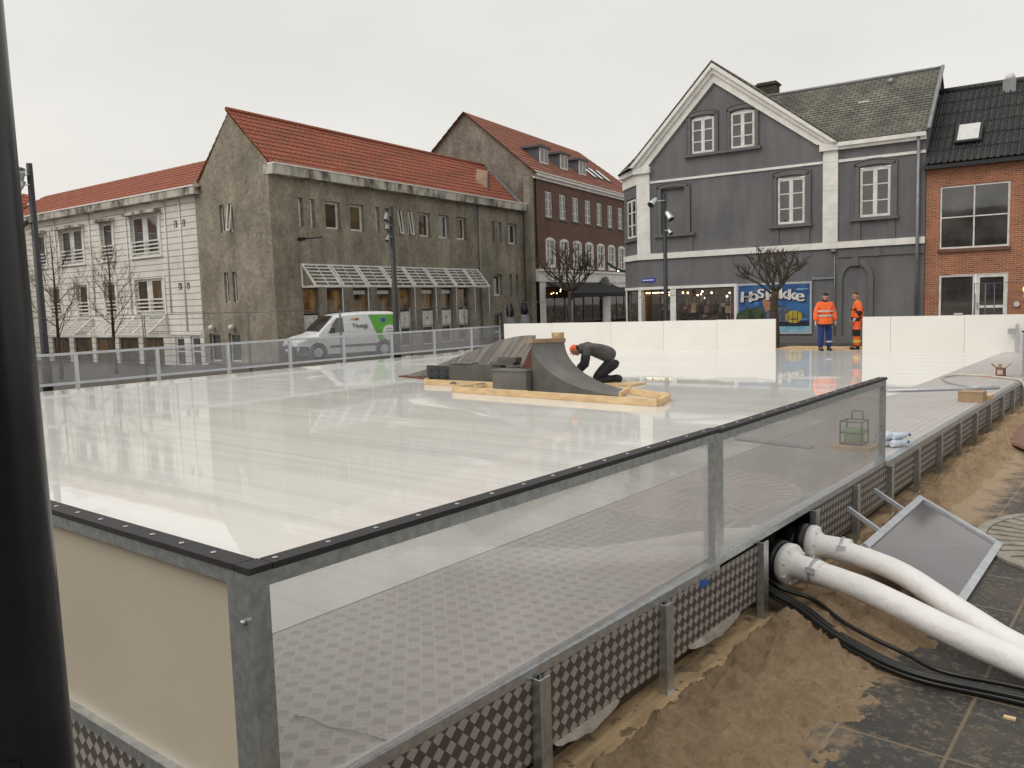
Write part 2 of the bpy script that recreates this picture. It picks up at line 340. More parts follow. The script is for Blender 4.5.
def ice():
    m, N, L, P = nodes('ice')
    band = nz(N, L, 1., 3, stretch=(.05, 2.2, 1)); big = nz(N, L, .16, 4, stretch=(.6, 1, 1), dist=.6)
    c = mixc(N, L, ramp(N, L, band, [(.40, (0,0,0)), (.60, (1,1,1))]), (.83,.82,.775), (.755,.745,.705))
    ln = nz(N, L, 1., 2, stretch=(.02, 5., 1)); c = mixc(N, L, 1., c, ramp(N, L, ln, [(.46, (1,1,1)), (.50, (.93,.93,.93)), (.54, (1,1,1))]), 'MULTIPLY')
    c = mixc(N, L, ramp(N, L, big, [(.42, (0,0,0)), (.6, (.35,.35,.35))]), c, (.64,.63,.60))
    fine = nz(N, L, 1., 5, stretch=(.25, 9, 1)); c = mixc(N, L, 1., c, ramp(N, L, fine, [(.35, (.97,.97,.97)), (.65, (1.02,1.02,1.02))]), 'MULTIPLY')
    sm = nz(N, L, 1.1, 7, .65, stretch=(.5,1.4,1), dist=.8); c = mixc(N, L, ramp(N, L, sm, [(.60, (0,0,0)), (.70, (.6,.6,.6))]), c, (.88,.87,.83))
    L.new(c, P.inputs['Base Color']); P.inputs['IOR'].default_value = 1.33
    dry = ramp(N, L, nz(N, L, .35, 5, stretch=(.5,1,1), dist=1.), [(.60, (.035,)*3), (.66, (.30,)*3)])
    L.new(dry, P.inputs['Roughness']); bump(N, L, P, nz(N, L, 1.3, 3), .035, .02); M['ice'] = m
ice()
def ground():
    m, N, L, P = nodes('paving'); tc = N.new('ShaderNodeTexCoord'); mp = N.new('ShaderNodeMapping'); mp.inputs['Location'].default_value = (-.62, .35, 0); mp.inputs['Rotation'].default_value = (0,0,0)
    gp = N.new('ShaderNodeNewGeometry'); sx = N.new('ShaderNodeSeparateXYZ'); L.new(gp.outputs['Position'], sx.inputs[0]); cb = N.new('ShaderNodeCombineXYZ')
    L.new(math_(N, L, 'SUBTRACT', sx.outputs[1], 4.62-.8), cb.inputs[0]); L.new(math_(N, L, 'SUBTRACT', sx.outputs[0], -1.45-.56*10), cb.inputs[1])
    b = N.new('ShaderNodeTexBrick'); L.new(cb.outputs[0], b.inputs[0]); b.offset = 0; b.inputs['Scale'].default_value = 1; b.inputs['Brick Width'].default_value = .8; b.inputs['Row Height'].default_value = .56; b.inputs['Mortar Size'].default_value = .014; b.inputs['Mortar Smooth'].default_value = .6
    b.inputs['Color1'].default_value = (.034,.032,.029,1); b.inputs['Color2'].default_value = (.052,.049,.044,1); b.inputs['Mortar'].default_value = (.17,.13,.085,1)
    f = nz(N, L, 1.7, 9, .65, vec=gp.outputs['Position'], dist=.5)
    c = mixc(N, L, ramp(N, L, f, [(.54, (0,0,0)), (.70, (.5,.5,.5))]), b.outputs[0], (.15,.115,.075))
    # loose sand film spilling from the heap along the rink edge
    ms = math_(N, L, 'MULTIPLY_ADD', sx.outputs[0], -2.2, -3.0); ms = math_(N, L, 'ADD', ms, math_(N, L, 'MULTIPLY', math_(N, L, 'SUBTRACT', nz(N, L, 3.2, 9, .7, vec=gp.outputs['Position']), .5), 3.2))
    inb = math_(N, L, 'MULTIPLY', math_(N, L, 'GREATER_THAN', sx.outputs[0], -2.6), math_(N, L, 'GREATER_THAN', sx.outputs[1], 1.))
    c = mixc(N, L, math_(N, L, 'MULTIPLY', inb, ramp(N, L, ms, [(.0, (0,0,0)), (.8, (.85,.85,.85))])), c, (.42,.30,.18))
    f2 = nz(N, L, 22, 9, .75, vec=gp.outputs['Position']); c = mixc(N, L, ramp(N, L, f2, [(.52, (0,0,0)), (.62, (.75,.75,.75))]), c, (.20,.155,.10))
    L.new(c, P.inputs['Base Color']); L.new(math_(N, L, 'MULTIPLY_ADD', f, .7, .25), P.inputs['Roughness'])
    h = math_(N, L, 'ADD', math_(N, L, 'MULTIPLY', b.outputs['Fac'], -.6), f2); bump(N, L, P, h, .35, .01); M['paving'] = m
    m, N, L, P = nodes('sand'); f = nz(N, L, 4, 9, .7); L.new(mixc(N, L, 1., ramp(N, L, f, [(.3, (.50,.34,.20)), (.7, (.68,.50,.32))]), ramp(N, L, nz(N, L, 40, 8, .75), [(.30, (.86,.85,.83)), (.55, (1.06,1.06,1.06))]), 'MULTIPLY'), P.inputs['Base Color']); P.inputs['Roughness'].default_value = 1
    a = nz(N, L, 25, 8, .75); c2 = nz(N, L, 7, 4); bump(N, L, P, math_(N, L, 'ADD', math_(N, L, 'MULTIPLY', a, 1.), c2), 1., .09); M['sand'] = m
ground()

# ------------------------------------------------------------------ camera, light, sky
cam = bpy.data.cameras.new('camera'); co = bpy.data.objects.new('camera', cam); COL.objects.link(co); S.camera = co
yaw, pit, rol = R(38.94076), R(5.55591), R(-1.76677)
fw = V((-math.sin(yaw)*math.cos(pit), math.cos(yaw)*math.cos(pit), -math.sin(pit))); r0 = V((math.cos(yaw), math.sin(yaw), 0)); u0 = r0.cross(fw)
rt = r0*math.cos(rol)+u0*math.sin(rol); up = -r0*math.sin(rol)+u0*math.cos(rol)
mtx = Matrix((rt, up, -fw)).transposed().to_4x4(); mtx.translation = (0,0,1.78); co.matrix_world = mtx
cam.sensor_width = 36; cam.lens = 834*36/1024; cam.clip_end = 2000; cam.clip_start = .05
S.render.resolution_x, S.render.resolution_y = 1024, 768
W = bpy.data.worlds.new('World'); S.world = W; W.use_nodes = True; N = W.node_tree.nodes; L = W.node_tree.links
bg = N['Background']; sky = N.new('ShaderNodeTexSky'); sky.sky_type = 'NISHITA'; sky.sun_disc = False; sky.sun_elevation = R(50); sky.sun_rotation = R(203); sky.dust_density = 4
sk = mixc(N, L, 1., sky.outputs[0], (.09,.09,.09), 'MULTIPLY')
tc = N.new('ShaderNodeTexCoord'); sp = N.new('ShaderNodeSeparateXYZ'); L.new(tc.outputs['Generated'], sp.inputs[0])
g = ramp(N, L, sp.outputs[2], [(.0, (.86,.83,.77)), (.25, (.79,.775,.735)), (1., (.74,.74,.725))])
cl = nz(N, L, 2.2, 5, vec=tc.outputs['Generated'], stretch=(1,1,3)); g2 = mixc(N, L, 1., g, ramp(N, L, cl, [(.3, (.94,.945,.95)), (.7, (1.05,1.045,1.04))]), 'MULTIPLY')
L.new(mixc(N, L, .96, sk, g2), bg.inputs[0]); bg.inputs[1].default_value = 1.
su = bpy.data.lights.new('sun', 'SUN'); su.energy = 1.3; su.angle = R(45); su.color = (1,.95,.88); so = bpy.data.objects.new('sun', su); COL.objects.link(so)
el, az = R(50), R(203)
sd = V((math.sin(az)*math.cos(el), math.cos(az)*math.cos(el), math.sin(el))); so.rotation_euler = sd.to_track_quat('Z', 'Y').to_euler(); so.location = (0,0,40)
S.view_settings.view_transform = 'Standard'; S.view_settings.look = 'None'; S.view_settings.exposure = .08; S.view_settings.gamma = 1

# ------------------------------------------------------------------ ground
def zg(x, y):
    s = -.628*x+.778*y; lat = .778*x+.628*y
    z = min(-.71+.0118*max(s, 0), -.3)
    if lat < -8: z -= min(.06*(-8-lat), .45)
    return z
m = MB()
xs = [-400,-200,-120,-80,-60]+[-50+2*i for i in range(35)]+[25,40,80,200,400]; ys = [-300,-100,-40,-20]+[-10+2*i for i in range(40)]+[80,120,200,400]
n = len(ys); vs = [(x, y, zg(x, y)) for x in xs for y in ys]
m.raw(vs, [(i*n+j, (i+1)*n+j, (i+1)*n+j+1, i*n+j+1) for i in range(len(xs)-1) for j in range(n-1)], True)
tag(m.build('ground', M['paving'], loc=(0,0,0)), kind='structure')
# ------------------------------------------------------------------ rink: ice, deck
FX = -2.40
XI, XL, YN = -3.86, -21.2, 1.72
m = MB(); m.prism([(XI, YN, -.05), (XI, 26.68, -.05), (XL+.02, 25.14, -.05), (XL+.02, YN, -.05)], (0,0,.055)); tag(m.build('ice_surface', M['ice'], loc=(0,0,0)), kind='structure')
deck = thing('rink_platform', (FX, 1.5, zg(FX, 1.5)), 'raised rink platform with tread plate walkway, patterned skirts and galvanised legs above the sand', 'platform')
m = MB(); m.box((XI+.004, 1.70, -.05), (FX-.085, 9.17, 0)); m.box((XI+.004, 9.171, -.05), (FX+.03, 27.2, 0)); m.build('walkway', M['deckplate'], deck)
FXY = lambda y: -2.475+.0195*(y-1.6) if y < 5.17 else (-2.405+.0025*(y-5.17) if y < 9.2 else FX+.0)
zk = lambda y: -.071 if y < 5.1 else (-.041 if y < 9.1 else -.035)
legy = [2.0, 3.16, 4.4, 5.86, 6.98, 8.12, 9.32, 10.48, 11.64, 12.8, 13.96, 15.12, 16.3, 17.46, 18.6, 19.8, 21, 22.2, 23.4, 24.6]
m = MB(); yy = [1.5]+legy+[27]
for i in range(len(yy)-1):
    a, b = yy[i], yy[i+1]
    if 6.0 > a > 5.8: a = 6.95     # pipes enter here
    z = zg(FX, a)+.16
    if b > a: m.prism([(FXY(a)-.012, a+.01, zk(a)), (FXY(b)-.012, b-.01, zk(a)), (FXY(b)-.03, b-.01, z), (FXY(a)-.03, a+.01, z+random.uniform(-.01,.01))], (.012, 0, 0))
m.box((XL, 1.612, -.60), (FX-.08, 1.620, -.112)); m.build('skirt', M['skirtplate'], deck)
m = MB(); m.box((FX-.045, 9.2, -.06), (FX+.036, 27.2, .006)); m.build('edge_rail', M['galv'], deck)
for i, y in enumerate(legy):
    m = MB(); zb = zg(FX, y)+.022
    q = FXY(y); zt_ = -.062 if y > 9.2 else (-.072 if y < 5.17 else -.042)
    m.box((q-.010, y-.045, zb), (q+.045, y-.034, zt_)); m.box((q+.035, y-.034, zb), (q+.045, y+.045, zt_)); m.box((q-.02, y-.045, zb-.01), (q+.055, y+.05, zb))
    m.build('leg', M['galv'], deck)
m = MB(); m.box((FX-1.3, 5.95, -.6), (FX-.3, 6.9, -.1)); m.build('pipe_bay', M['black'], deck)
m = MB(); m.box((FX-.03, 4.88, -.13), (FX-.0145, 5.02, -.055)); m.build('tape_mark', M['bluetape'], deck)
for y0, y1 in ((2.75,3.0),(3.3,3.9),(4.75,5.5),(7.3,7.7)):
    m = MB(); k = 14; vs = []
    for i in range(k+1):
        y = y0+(y1-y0)*i/k; z = zg(FX, y)+.16; e = math.sin(math.pi*i/k)**.6; w = .015+.03*mn.noise(V((y*5,1,1)))
        vs += [(FXY(y)-.026, y, z+.02), (FXY(y)-.01+.01*e, y, z-.02*e), (FXY(y)+.0+w*.5*e, y, z-(.045+.03*mn.noise(V((y*9,2,2))))*e)]
    m.raw(vs, [(i*3+j, i*3+j+1, i*3+j+4, i*3+j+3) for i in range(k) for j in range(2)], True); m.build('liner', M['membrane'], deck)
for i, (a, b, dx) in enumerate(((2.2, 5.98, 0), (6.6, 10.9, .02), (10.95, 15.2, -.02), (15.25, 19.6, 0))):
    m = MB(); z0 = zg(FX, a); z1 = zg(FX, b); x0, x1 = FX-.14+dx, FX+.13+dx
    m.hexa([(x0,a,z0-.03),(x1,a,z0-.03),(x1,b,z1-.03),(x0,b,z1-.03),(x0,a,z0+.02),(x1,a,z0+.02),(x1,b,z1+.02),(x0,b,z1+.02)])
    tag(m.build('sill_plank', M['plank']), ['worn yellow plank under the platform legs, nearest the camera before the pipes', 'wooden plank under the platform legs behind the white pipes and leaning frame', 'wooden plank under the platform legs behind the long sand heap', 'farthest wooden plank under the platform legs, by the brown plate'][i], 'plank', 'planks under the rink platform legs')
# sand
def sand():
    m = MB(); x0, x1, y0, y1 = -2.5, -.75, 1.6, 21; nx, ny = 120, 1250; vs = []
    for j in range(ny+1):
        y = y0+(y1-y0)*j/ny
        ed = -1.42 if y < 6 else (-1.42+(.1 if y < 7.6 else 0) if y < 8 else (-1.42-.55*min((y-8)/1.6, 1)))
        if y > 10.5: ed = -1.97+.08*min((y-10.5)/2, 1)
        if y > 16: ed -= .35*min((y-16)/3, 1)
        for i in range(nx+1):
            x = x0+(x1-x0)*i/nx
            n1 = mn.fractal(V((x*1.6, y*1.3, 3.)), .8, 2.1, 5); n2 = mn.fractal(V((x*7, y*6, 9.)), .7, 2.1, 4)
            n3 = abs(mn.noise(V((x*3.2+y*1.1, y*2.0-x, 5.))))
            e = (ed+n1*.22-x)/.55
            n4 = mn.fractal(V((x*18, y*16, 4.)), .6, 2.2, 4); n5 = mn.turbulence(V((x*3.5, y*3, 7.)), 4, True)
            h = max(-.3, min(e, 1))*.06 + .022*max(0, min(1, e*2.5)) + .02*mn.noise(V((x*2.2, y*1.1, 1.)))*max(0, min(1, e*1.5)) + (n2*.045+n4*.02)*max(0, min(1, e*2+.6)) + (n3*.085-.06*n5+.03*mn.ridged_multi_fractal(V((x*4, y*2.2+x*2, 8.)), .9, 2.2, 4, 1., 2.)*.6-.02)*max(0, min(1, e*1.5))
            if y > 9.8:
                k = min(1, (y-9.8)/1.2)*(1 if y < 15.5 else max(0, 1-(y-15.5)/2.5)); h += k*.17*math.exp(-((x+2.08)/.17)**2)*(1+.35*n1)
            if x < -2.27: h = min(h, .016+n2*.02+.03*max(0, n1-.1))
            vs.append((x, y, zg(x, y)+h-.004))
    N_ = nx+1; m.raw(vs, [(j*N_+i, j*N_+i+1, (j+1)*N_+i+1, (j+1)*N_+i) for j in range(ny) for i in range(nx)], True)
    tag(m.build('sand', M['sand'], loc=(0,0,0)), kind='stuff')
sand()
def grate():
    cx, cy = -.15, 9.2; z = zg(cx, cy); t = thing('tree_grate', (cx, cy, z), 'round pale ring of radial cobbles set in the dark paving at the right edge', 'grate')
    for nm, ra, rb, k, h in (('cobble_ring', .55, 1.28, 44, .02), ('cobble_ring', .25, .5, 22, .018)):
        m = MB()
        for i in range(k):
            a = 2*math.pi*i/k; b = a+2*math.pi/k*.72
            pts = [(cx+math.cos(a)*ra, cy+math.sin(a)*ra), (cx+math.cos(a)*rb, cy+math.sin(a)*rb), (cx+math.cos(b)*rb, cy+math.sin(b)*rb), (cx+math.cos(b)*ra, cy+math.sin(b)*ra)]
            m.prism([(p[0], p[1], zg(*p)-.02) for p in pts], (0,0,h+.02))
        m.build(nm, M['cobble'], t)
    for ra, rb in ((1.29, 1.38), (.505, .545)):
        m = MB(); k = 48
        for i in range(k):
            a = 2*math.pi*i/k; b = 2*math.pi*(i+1)/k
            pts = [(cx+math.cos(a)*ra, cy+math.sin(a)*ra), (cx+math.cos(a)*rb, cy+math.sin(a)*rb), (cx+math.cos(b)*rb, cy+math.sin(b)*rb), (cx+math.cos(b)*ra, cy+math.sin(b)*ra)]
            m.prism([(p[0], p[1], zg(*p)-.02) for p in pts], (0,0,.045))
        m.build('rim', M['cobble'], t)
mat('cobble', (.36,.33,.27), (.22,.20,.165), 6, .8, bst=.4)
grate()

# ------------------------------------------------------------------ near barriers
HT = .862
def framed_panel(name, p0, p1, z0, z1, label, cat, group, panemat, fm='galv', fw=.06, cap=True, side=1, th=.05, postw=None, bolts=.235, bw=.085):
    """upright framed panel between plan points p0 and p1"""
    p0 = V((*p0, 0)); p1 = V((*p1, 0)); d = (p1-p0).normalized(); n = V((d.y, -d.x, 0))*side; Lg = (p1-p0).length
    t = thing(name, (p0.x, p0.y, z0), label, cat, group); F = lambda a, o, z: p0+d*a+n*o+V((0,0,z))
    def bx(m, a0, a1, o0, o1, c0, c1): m.hexa([F(a0,o0,c0),F(a1,o0,c0),F(a1,o1,c0),F(a0,o1,c0),F(a0,o0,c1),F(a1,o0,c1),F(a1,o1,c1),F(a0,o1,c1)])
    m = MB(); pw = postw or fw
    bx(m, 0, pw, -th, 0, z0, z1); bx(m, Lg-pw, Lg, -th, 0, z0, z1); bx(m, pw, Lg-pw, -th, -.001, z1-fw, z1); bx(m, pw, Lg-pw, -th, -.001, z0, z0+.05)
    bx(m, 0, Lg, -th-.04, -th-.001, z0+.0, z0+.05)
    m.build('frame', M[fm], t)
    m = MB(); bx(m, pw-.01, Lg-pw+.01, -.048, -.042, z0+.04, z1-fw+.005); m.build('pane', M[panemat], t)
    if cap:
        m = MB(); bx(m, .003+(.08 if p0.y < 1.62 and d.y > .9 else 0), Lg, -bw+.012, .012, z1+.002, z1+.026); c = m.build('cap_strip', M['rubber'], t)
        a = bolts/2
        while a < Lg:
            q = F(a, -bw/2+.015, z1+.026); b = MB(); b.tube([q, q+V((0,0,.004))], .0105, 10); b.build('bolt', M['bolt'], c); a += bolts
    return t
C0 = (-2.475, 1.60); P1 = (-2.405, 5.17); P2 = (-2.395, 9.16)
framed_panel('rink_barrier', C0, P1, -.07, HT+.012, 'long clear barrier panel nearest the camera, running from the corner post over the tread plate', 'barrier', 'clear panels on the near right side', 'acryl', fw=.055, postw=.07)
framed_panel('rink_barrier', P1, P2, -.04, HT+.004, 'clear barrier panel with black cap above the white pipes, ending at an open gap', 'barrier', 'clear panels on the near right side', 'acryl', fw=.055, postw=.06)
framed_panel('rink_barrier', (-2.395, 18.92), (-2.395, 22.9), .0, .9, 'clear barrier panel at the right edge of the photo beyond the cardboard box', 'barrier', 'clear panels on the near right side', 'acrylgrey', fw=.06, postw=.07, bolts=.6)
framed_panel('rink_barrier', (-2.395, 22.95), (-2.395, 26.8), .0, .9, 'last framed panel of the right side, out at the far board corner', 'barrier', 'clear panels on the near right side', 'acrylgrey', fw=.06, postw=.07, bolts=.6)
framed_panel('rink_barrier', (-6.6, 1.60), (-2.56, 1.60), -.11, HT+.012, 'near short side barrier with solid beige panel and black bolted cap beside the dark pole', 'barrier', None, 'greyboard', fw=.055, postw=.07, side=1, bolts=.22)
framed_panel('rink_barrier', (-10.7, 1.60), (-6.62, 1.60), -.11, HT+.012, 'solid beige barrier panel hidden to the left behind the dark pole', 'barrier', None, 'greyboard', fw=.055, postw=.07, side=1, bolts=.5)
t = thing('corner_post', (-2.5, 1.6, 0), 'galvanised corner post joining the beige panel and the first clear panel', 'post')
m = MB(); m.box((-2.556, 1.592, -.63), (-2.474, 1.66, HT+.010)); m.build('post', M['galv'], t)
m = MB(); m.tube([(-2.515, 1.592, .70), (-2.515, 1.572, .70)], .011, 6); m.build('bolt', M['bolt'], t)
m = MB(); m.box((-2.556, 1.589, HT+.0145), (-2.464, 1.68, HT+.0375)); m.build('cap', M['rubber'], t)
# near left pole
def bigpole():
    bx, by = -1.815, .66; z = zg(bx, by); t = thing('lamp_post', (bx, by, z), 'thick glossy black post with a small hatch, cut by the left edge of the photo', 'post')
    m = MB(); m.tube([(bx-.025,by-.02,z), (bx-.025,by-.02,z+.9), (bx-.025,by-.02,z+1.35), (bx-.03,by-.022,z+2.2), (bx-.035,by-.025,z+4), (bx-.04,by-.03,z+6)], [.088,.088,.086,.082,.075,.065], 40); m.build('pole', M['polepaint'], t)
    # hatch on the face toward the viewer
    m = MB(); c = V((bx-.025, by-.02, 0)); a0 = math.atan2(-c.y, -c.x)
    vs = []; 
    for zz in (z+1.28, z+1.42, z+1.56, z+1.6):
        for k in range(7):
            a = a0-.75+k*.11*(1 if zz < z+1.58 else .7)+(0 if zz < z+1.58 else .1); rr = .0895
            vs.append((c.x+math.cos(a)*rr, c.y+math.sin(a)*rr, zz))
    m.raw(vs, [(j*7+k, j*7+k+1, (j+1)*7+k+1, (j+1)*7+k) for j in range(3) for k in range(6)], True); m.build('hatch', M['polepaint'], t)
bigpole()
# ------------------------------------------------------------------ far left fence
lf = [7.1+0, 9.24, 11.34, 13.45, 15.57, 17.67, 19.78, 21.88, 23.92, 25.66]
lab = ['leftmost far clear barrier panel, beside the big black post', 'far clear barrier panel before the white building, first whole one from the left', 'far clear barrier panel below the white awnings', 'far clear barrier panel before the white double doors', 'far clear barrier panel in front of the van nose', 'far clear barrier panel in front of the van middle', 'far clear barrier panel right of the van beside the tall street lamp', 'far clear barrier panel in front of the white sign boards', 'last far clear barrier panel, touching the white boards behind the ramp']
for i in range(9):
    y0, y1 = lf[i], lf[i+1]; x0 = XL-.06; t = thing('rink_barrier', (x0, y0, 0), lab[i], 'barrier', 'clear panels along the far left side')
    m = MB(); m.box((x0-.03, y0-.045, -.3), (x0+.03, y0+.045, .9)); m.build('post', M['galvlight'], t)
    if i == 8: m = MB(); m.box((x0-.03, y1-.045, -.3), (x0+.03, y1, .9)); m.build('post', M['galvlight'], t)
    m = MB(); m.box((x0-.03, y0+.046, .84), (x0+.03, y1-.046, .9)); m.box((x0-.03, y0+.046, .12), (x0+.03, y1-.046, .18)); m.build('rail', M['galvlight'], t)
    m = MB(); m.box((x0-.004, y0+.046, .18), (x0+.004, y1-.046, .84)); m.build('pane', M['acrylfar'], t)
m = MB(); m.box((XL-.22, 1.6, -.3), (XL-.0, 25.12, -.01)); tag(m.build('rink_edge', M['hdpe']), 'low pale edge of the rink floor below the far left barrier', 'edge')
# ------------------------------------------------------------------ far white boards
bl = [(-20.6,25.1), (-18.45,25.31), (-16.0,25.54), (-14.0,25.73), (-12.1,25.91), (-10.18,26.1)]
br = [(-7.56,26.24), (-6.78,26.31), (-4.85,26.5), (-2.45,26.72)]
lb = ['white rink board behind the ramp, next to the far left barrier', 'white rink board behind the kneeling worker\'s orange cap', 'white rink board below the street lamp base', 'white rink board below the bright shop window', 'white rink board ending at the gap, below the blue poster', 'short white rink board starting at the right of the gap', 'white rink board below the grey wall and brick corner', 'rightmost white rink board below the white doors']
hs = [.98,.985,.99,1.0,1.01,1.035,1.035,1.04]; k = 0
for seq in (bl, br):
    for i in range(len(seq)-1):
        a = V((*seq[i], 0)); b = V((*seq[i+1], 0)); d = (b-a).normalized(); nn = V((-d.y, d.x, 0)); a2 = a+d*.004; b2 = b-d*.004; h = hs[k]
        t = thing('rink_board', (a.x, a.y, 0), lb[k], 'board', 'white boards along the far side'); 
        m = MB(); m.hexa([a2+V((0,0,-.04)), b2+V((0,0,-.04)), b2+nn*.05+V((0,0,-.04)), a2+nn*.05+V((0,0,-.04)), a2+V((0,0,h)), b2+V((0,0,h)), b2+nn*.05+V((0,0,h)), a2+nn*.05+V((0,0,h))]); m.build('board', M['hdpe'], t)
        m = MB(); a3 = a2-nn*.012; b3 = b2-nn*.012
        m.hexa([a3, b3, b2-nn*.001, a2-nn*.001, a3+V((0,0,.05)), b3+V((0,0,.05)), b2-nn*.001+V((0,0,.05)), a2-nn*.001+V((0,0,.05))]); m.build('kick_strip', M['hdpe'], t)
        k += 1
t = thing('board_post', (-3.55, 26.5, 0), 'thin grey post with small bracket in front of the rightmost white board', 'post')
m = MB(); m.box((-3.60, 26.45, 0), (-3.52, 26.5, .78)); m.build('post', M['galvlight'], t); m = MB(); m.box((-3.78, 26.44, .5), (-3.6, 26.49, .66)); m.build('bracket', M['galv'], t)
m = MB(); m.prism([(-10.6, 26.16, -.07), (-7.0, 26.36, -.07), (-6.6, 28.6, -.07), (-10.6, 28.6, -.07)], (0,0,.065)); tag(m.build('plywood_platform', M['plank']), 'low wooden platform in the gap where the two orange workers stand', 'platform')
exec_later = []
# ------------------------------------------------------------------ pipes, cables, leaning panel
def spline(pts, n=8):
    P = [V(p) for p in pts]; out = []
    for i in range(len(P)-1):
        a = P[max(i-1,0)]; b = P[i]; c = P[i+1]; d = P[min(i+2,len(P)-1)]
        for k in range(n):
            t = k/n; out.append(.5*((2*b)+(c-a)*t+(2*a-5*b+4*c-d)*t*t+(3*b-a-3*c+d)*t**3))
    return out+[P[-1]]
def pipe(path, label, r=.09):
    pts = spline(path, 10); t = thing('insulated_pipe', (pts[0].x, pts[0].y, -.6), label, 'pipe', 'white insulated pipes')
    m = MB(); rr = [r*(1+.035*mn.noise(V((i*.35, r*50, path[0][1])))) for i in range(len(pts))]; m.tube(pts[3:], rr[3:], 24); m.build('pipe', M['foamwhite'], t)
    m = MB(); d = (pts[3]-pts[0]).normalized(); c = pts[0]+d*.03
    prof = [(0,.12),(.0,.150),(.015,.170),(.06,.172),(.08,.158),(.088,.118),(.11,.102),(.2,.098),(.30,.096),(.34,.092)]
    m.tube([c+d*a for a, b in prof], [b*.95 for a, b in prof], 28); fl = m.build('flange_wrap', M['foamwhite'], t)
    m = MB(); m.tube([c-d*.07, c-d*.0], .17, 28); m.tube([c-d*.2, c-d*.05], .12, 20); m.build('coupling', M['blackrubber'], t)
    m = MB(); rf = d.cross(V((0,0,1))).normalized(); u = rf.cross(d)
    for k in range(8):
        a = k*math.pi/4+.3; q = c+d*.08+(rf*math.cos(a)+u*math.sin(a))*.142; m = MB(); m.ball(q, .013, 8, 6); m.build('bolt_cap', M['foamwhite'], fl)
    m = MB(); q = c+d*.27; m.tube([q-d*.004, q+d*.016], .1015, 24); sdv = (V((0,0,1))*.35-rf*.9).normalized(); sdv = sdv if sdv.y < 0 else V((rf.x,rf.y,.35)).normalized(); m.beam(q+sdv*.105-d*.02, q+sdv*.105+d*.05, .04, .02, sdv); m.build('hose_clamp', M['galvlight'], t)
pipe([(-2.40,6.27,-.31),(-2.12,6.2,-.32),(-1.7,6.1,-.36),(-1.10,5.84,-.44),(-.68,5.68,-.49),(-.1,5.45,-.54),(.7,5.1,-.58)], 'nearer white insulated pipe with bulky flange, leaving the platform side for the lower right corner')
pipe([(-2.40,6.78,-.29),(-2.12,6.78,-.3),(-1.64,6.66,-.36),(-1.155,6.30,-.45),(-.74,6.0,-.515),(-.1,5.7,-.55),(.7,5.3,-.58)], 'white insulated pipe behind, its flange closer to the leaning glass frame', .086)
cp = [(-2.5,6.05,-.42),(-2.32,6.0,-.49),(-2.1,5.93,-.54),(-1.82,5.72,-.575),(-1.61,5.6,-.595),(-1.35,5.5,-.62),(-1.1,5.46,-.625),(-.66,5.5,-.63),(0,5.5,-.64),(.8,5.4,-.64)]
for k in range(7):
    o = ((k%4)-1.5)*.033; zz = .030*(k//4)
    pth = [(x+o*.35+random.uniform(-.006,.006), y+o, z+zz) for i, (x, y, z) in enumerate(cp)]
    if k == 6: pth = [(x, y+.05+(.10 if 1 < i < 6 else 0), z+.01) for i, (x, y, z) in enumerate(pth)]
    m = MB(); m.tube(spline(pth, 8), .0165, 10); tag(m.build('black_cable', M['blackrubber']), 'single black cable arching apart from the bundle below the white pipes' if k == 6 else 'one of the black cables in the tight bundle under the white pipes', 'cable', 'black cables under the white pipes' )
# leaning panel
def leaning():
    A = V((-2.0,6.95,-.3)); B = V((-2.03,9.0,-.3)); Cc = V((-1.25,8.72,-.61)); D = V((-1.24,6.62,-.63))
    t = thing('leaning_panel', (A.x, A.y, -.65), 'loose clear panel in grey frame lying tilted on the sand behind the white pipes', 'barrier panel')
    m = MB(); n = (B-A).cross(D-A).normalized()
    if n.z < 0: n = -n
    w = .06
    for a, b, i in ((A,B,D-A),(B,Cc,A-B),(Cc,D,A-D),(D,A,B-A)):
        i = i.normalized()*w/2; m.beam(a+i, b+i, w, .05, n)
    m.build('frame', M['galvlight'], t)
    m = MB(); m.hexa([q-n*.004 for q in (A,B,Cc,D)]+[q+n*.004 for q in (A,B,Cc,D)]); 
    cen = (A+B+Cc+D)/4; m.v = [cen+(q-cen)*.97+(n*0) for q in m.v]; m.build('pane', M['acrylgrey'], t)
    s = (A-D).normalized()
    for f in (.28, .70):
        a = A.lerp(B, f); m = MB(); m.beam(a-s*.03, a+s*.36, .035, .035, n); m.build('strut', M['galvlight'], t)
    m = MB(); m.box(Cc+V((-.05,-.1,.015)), Cc+V((-.03,-.04,.03))); m.build('latch', M['black'], t)
leaning()
m = MB(); m.prism([(-2.0,14.1,-.5),(-1.35,13.0,-.52),(-1.2,16.5,-.36),(-2.05,17.0,-.40)], (0.02,0,.03)); tag(m.build('brown_plate', M['brownplate']), 'reddish brown sheet lying tilted on the sand heap at the right edge', 'sheet')
m = MB(); m.box((-.72,5.24,zg(-.7,5.2)-.002), (-.66,5.27,zg(-.7,5.2)+.012)); tag(m.build('wood_chip', M['timber']), 'small light wood chip on the dark paving below the cables', 'wood chip')
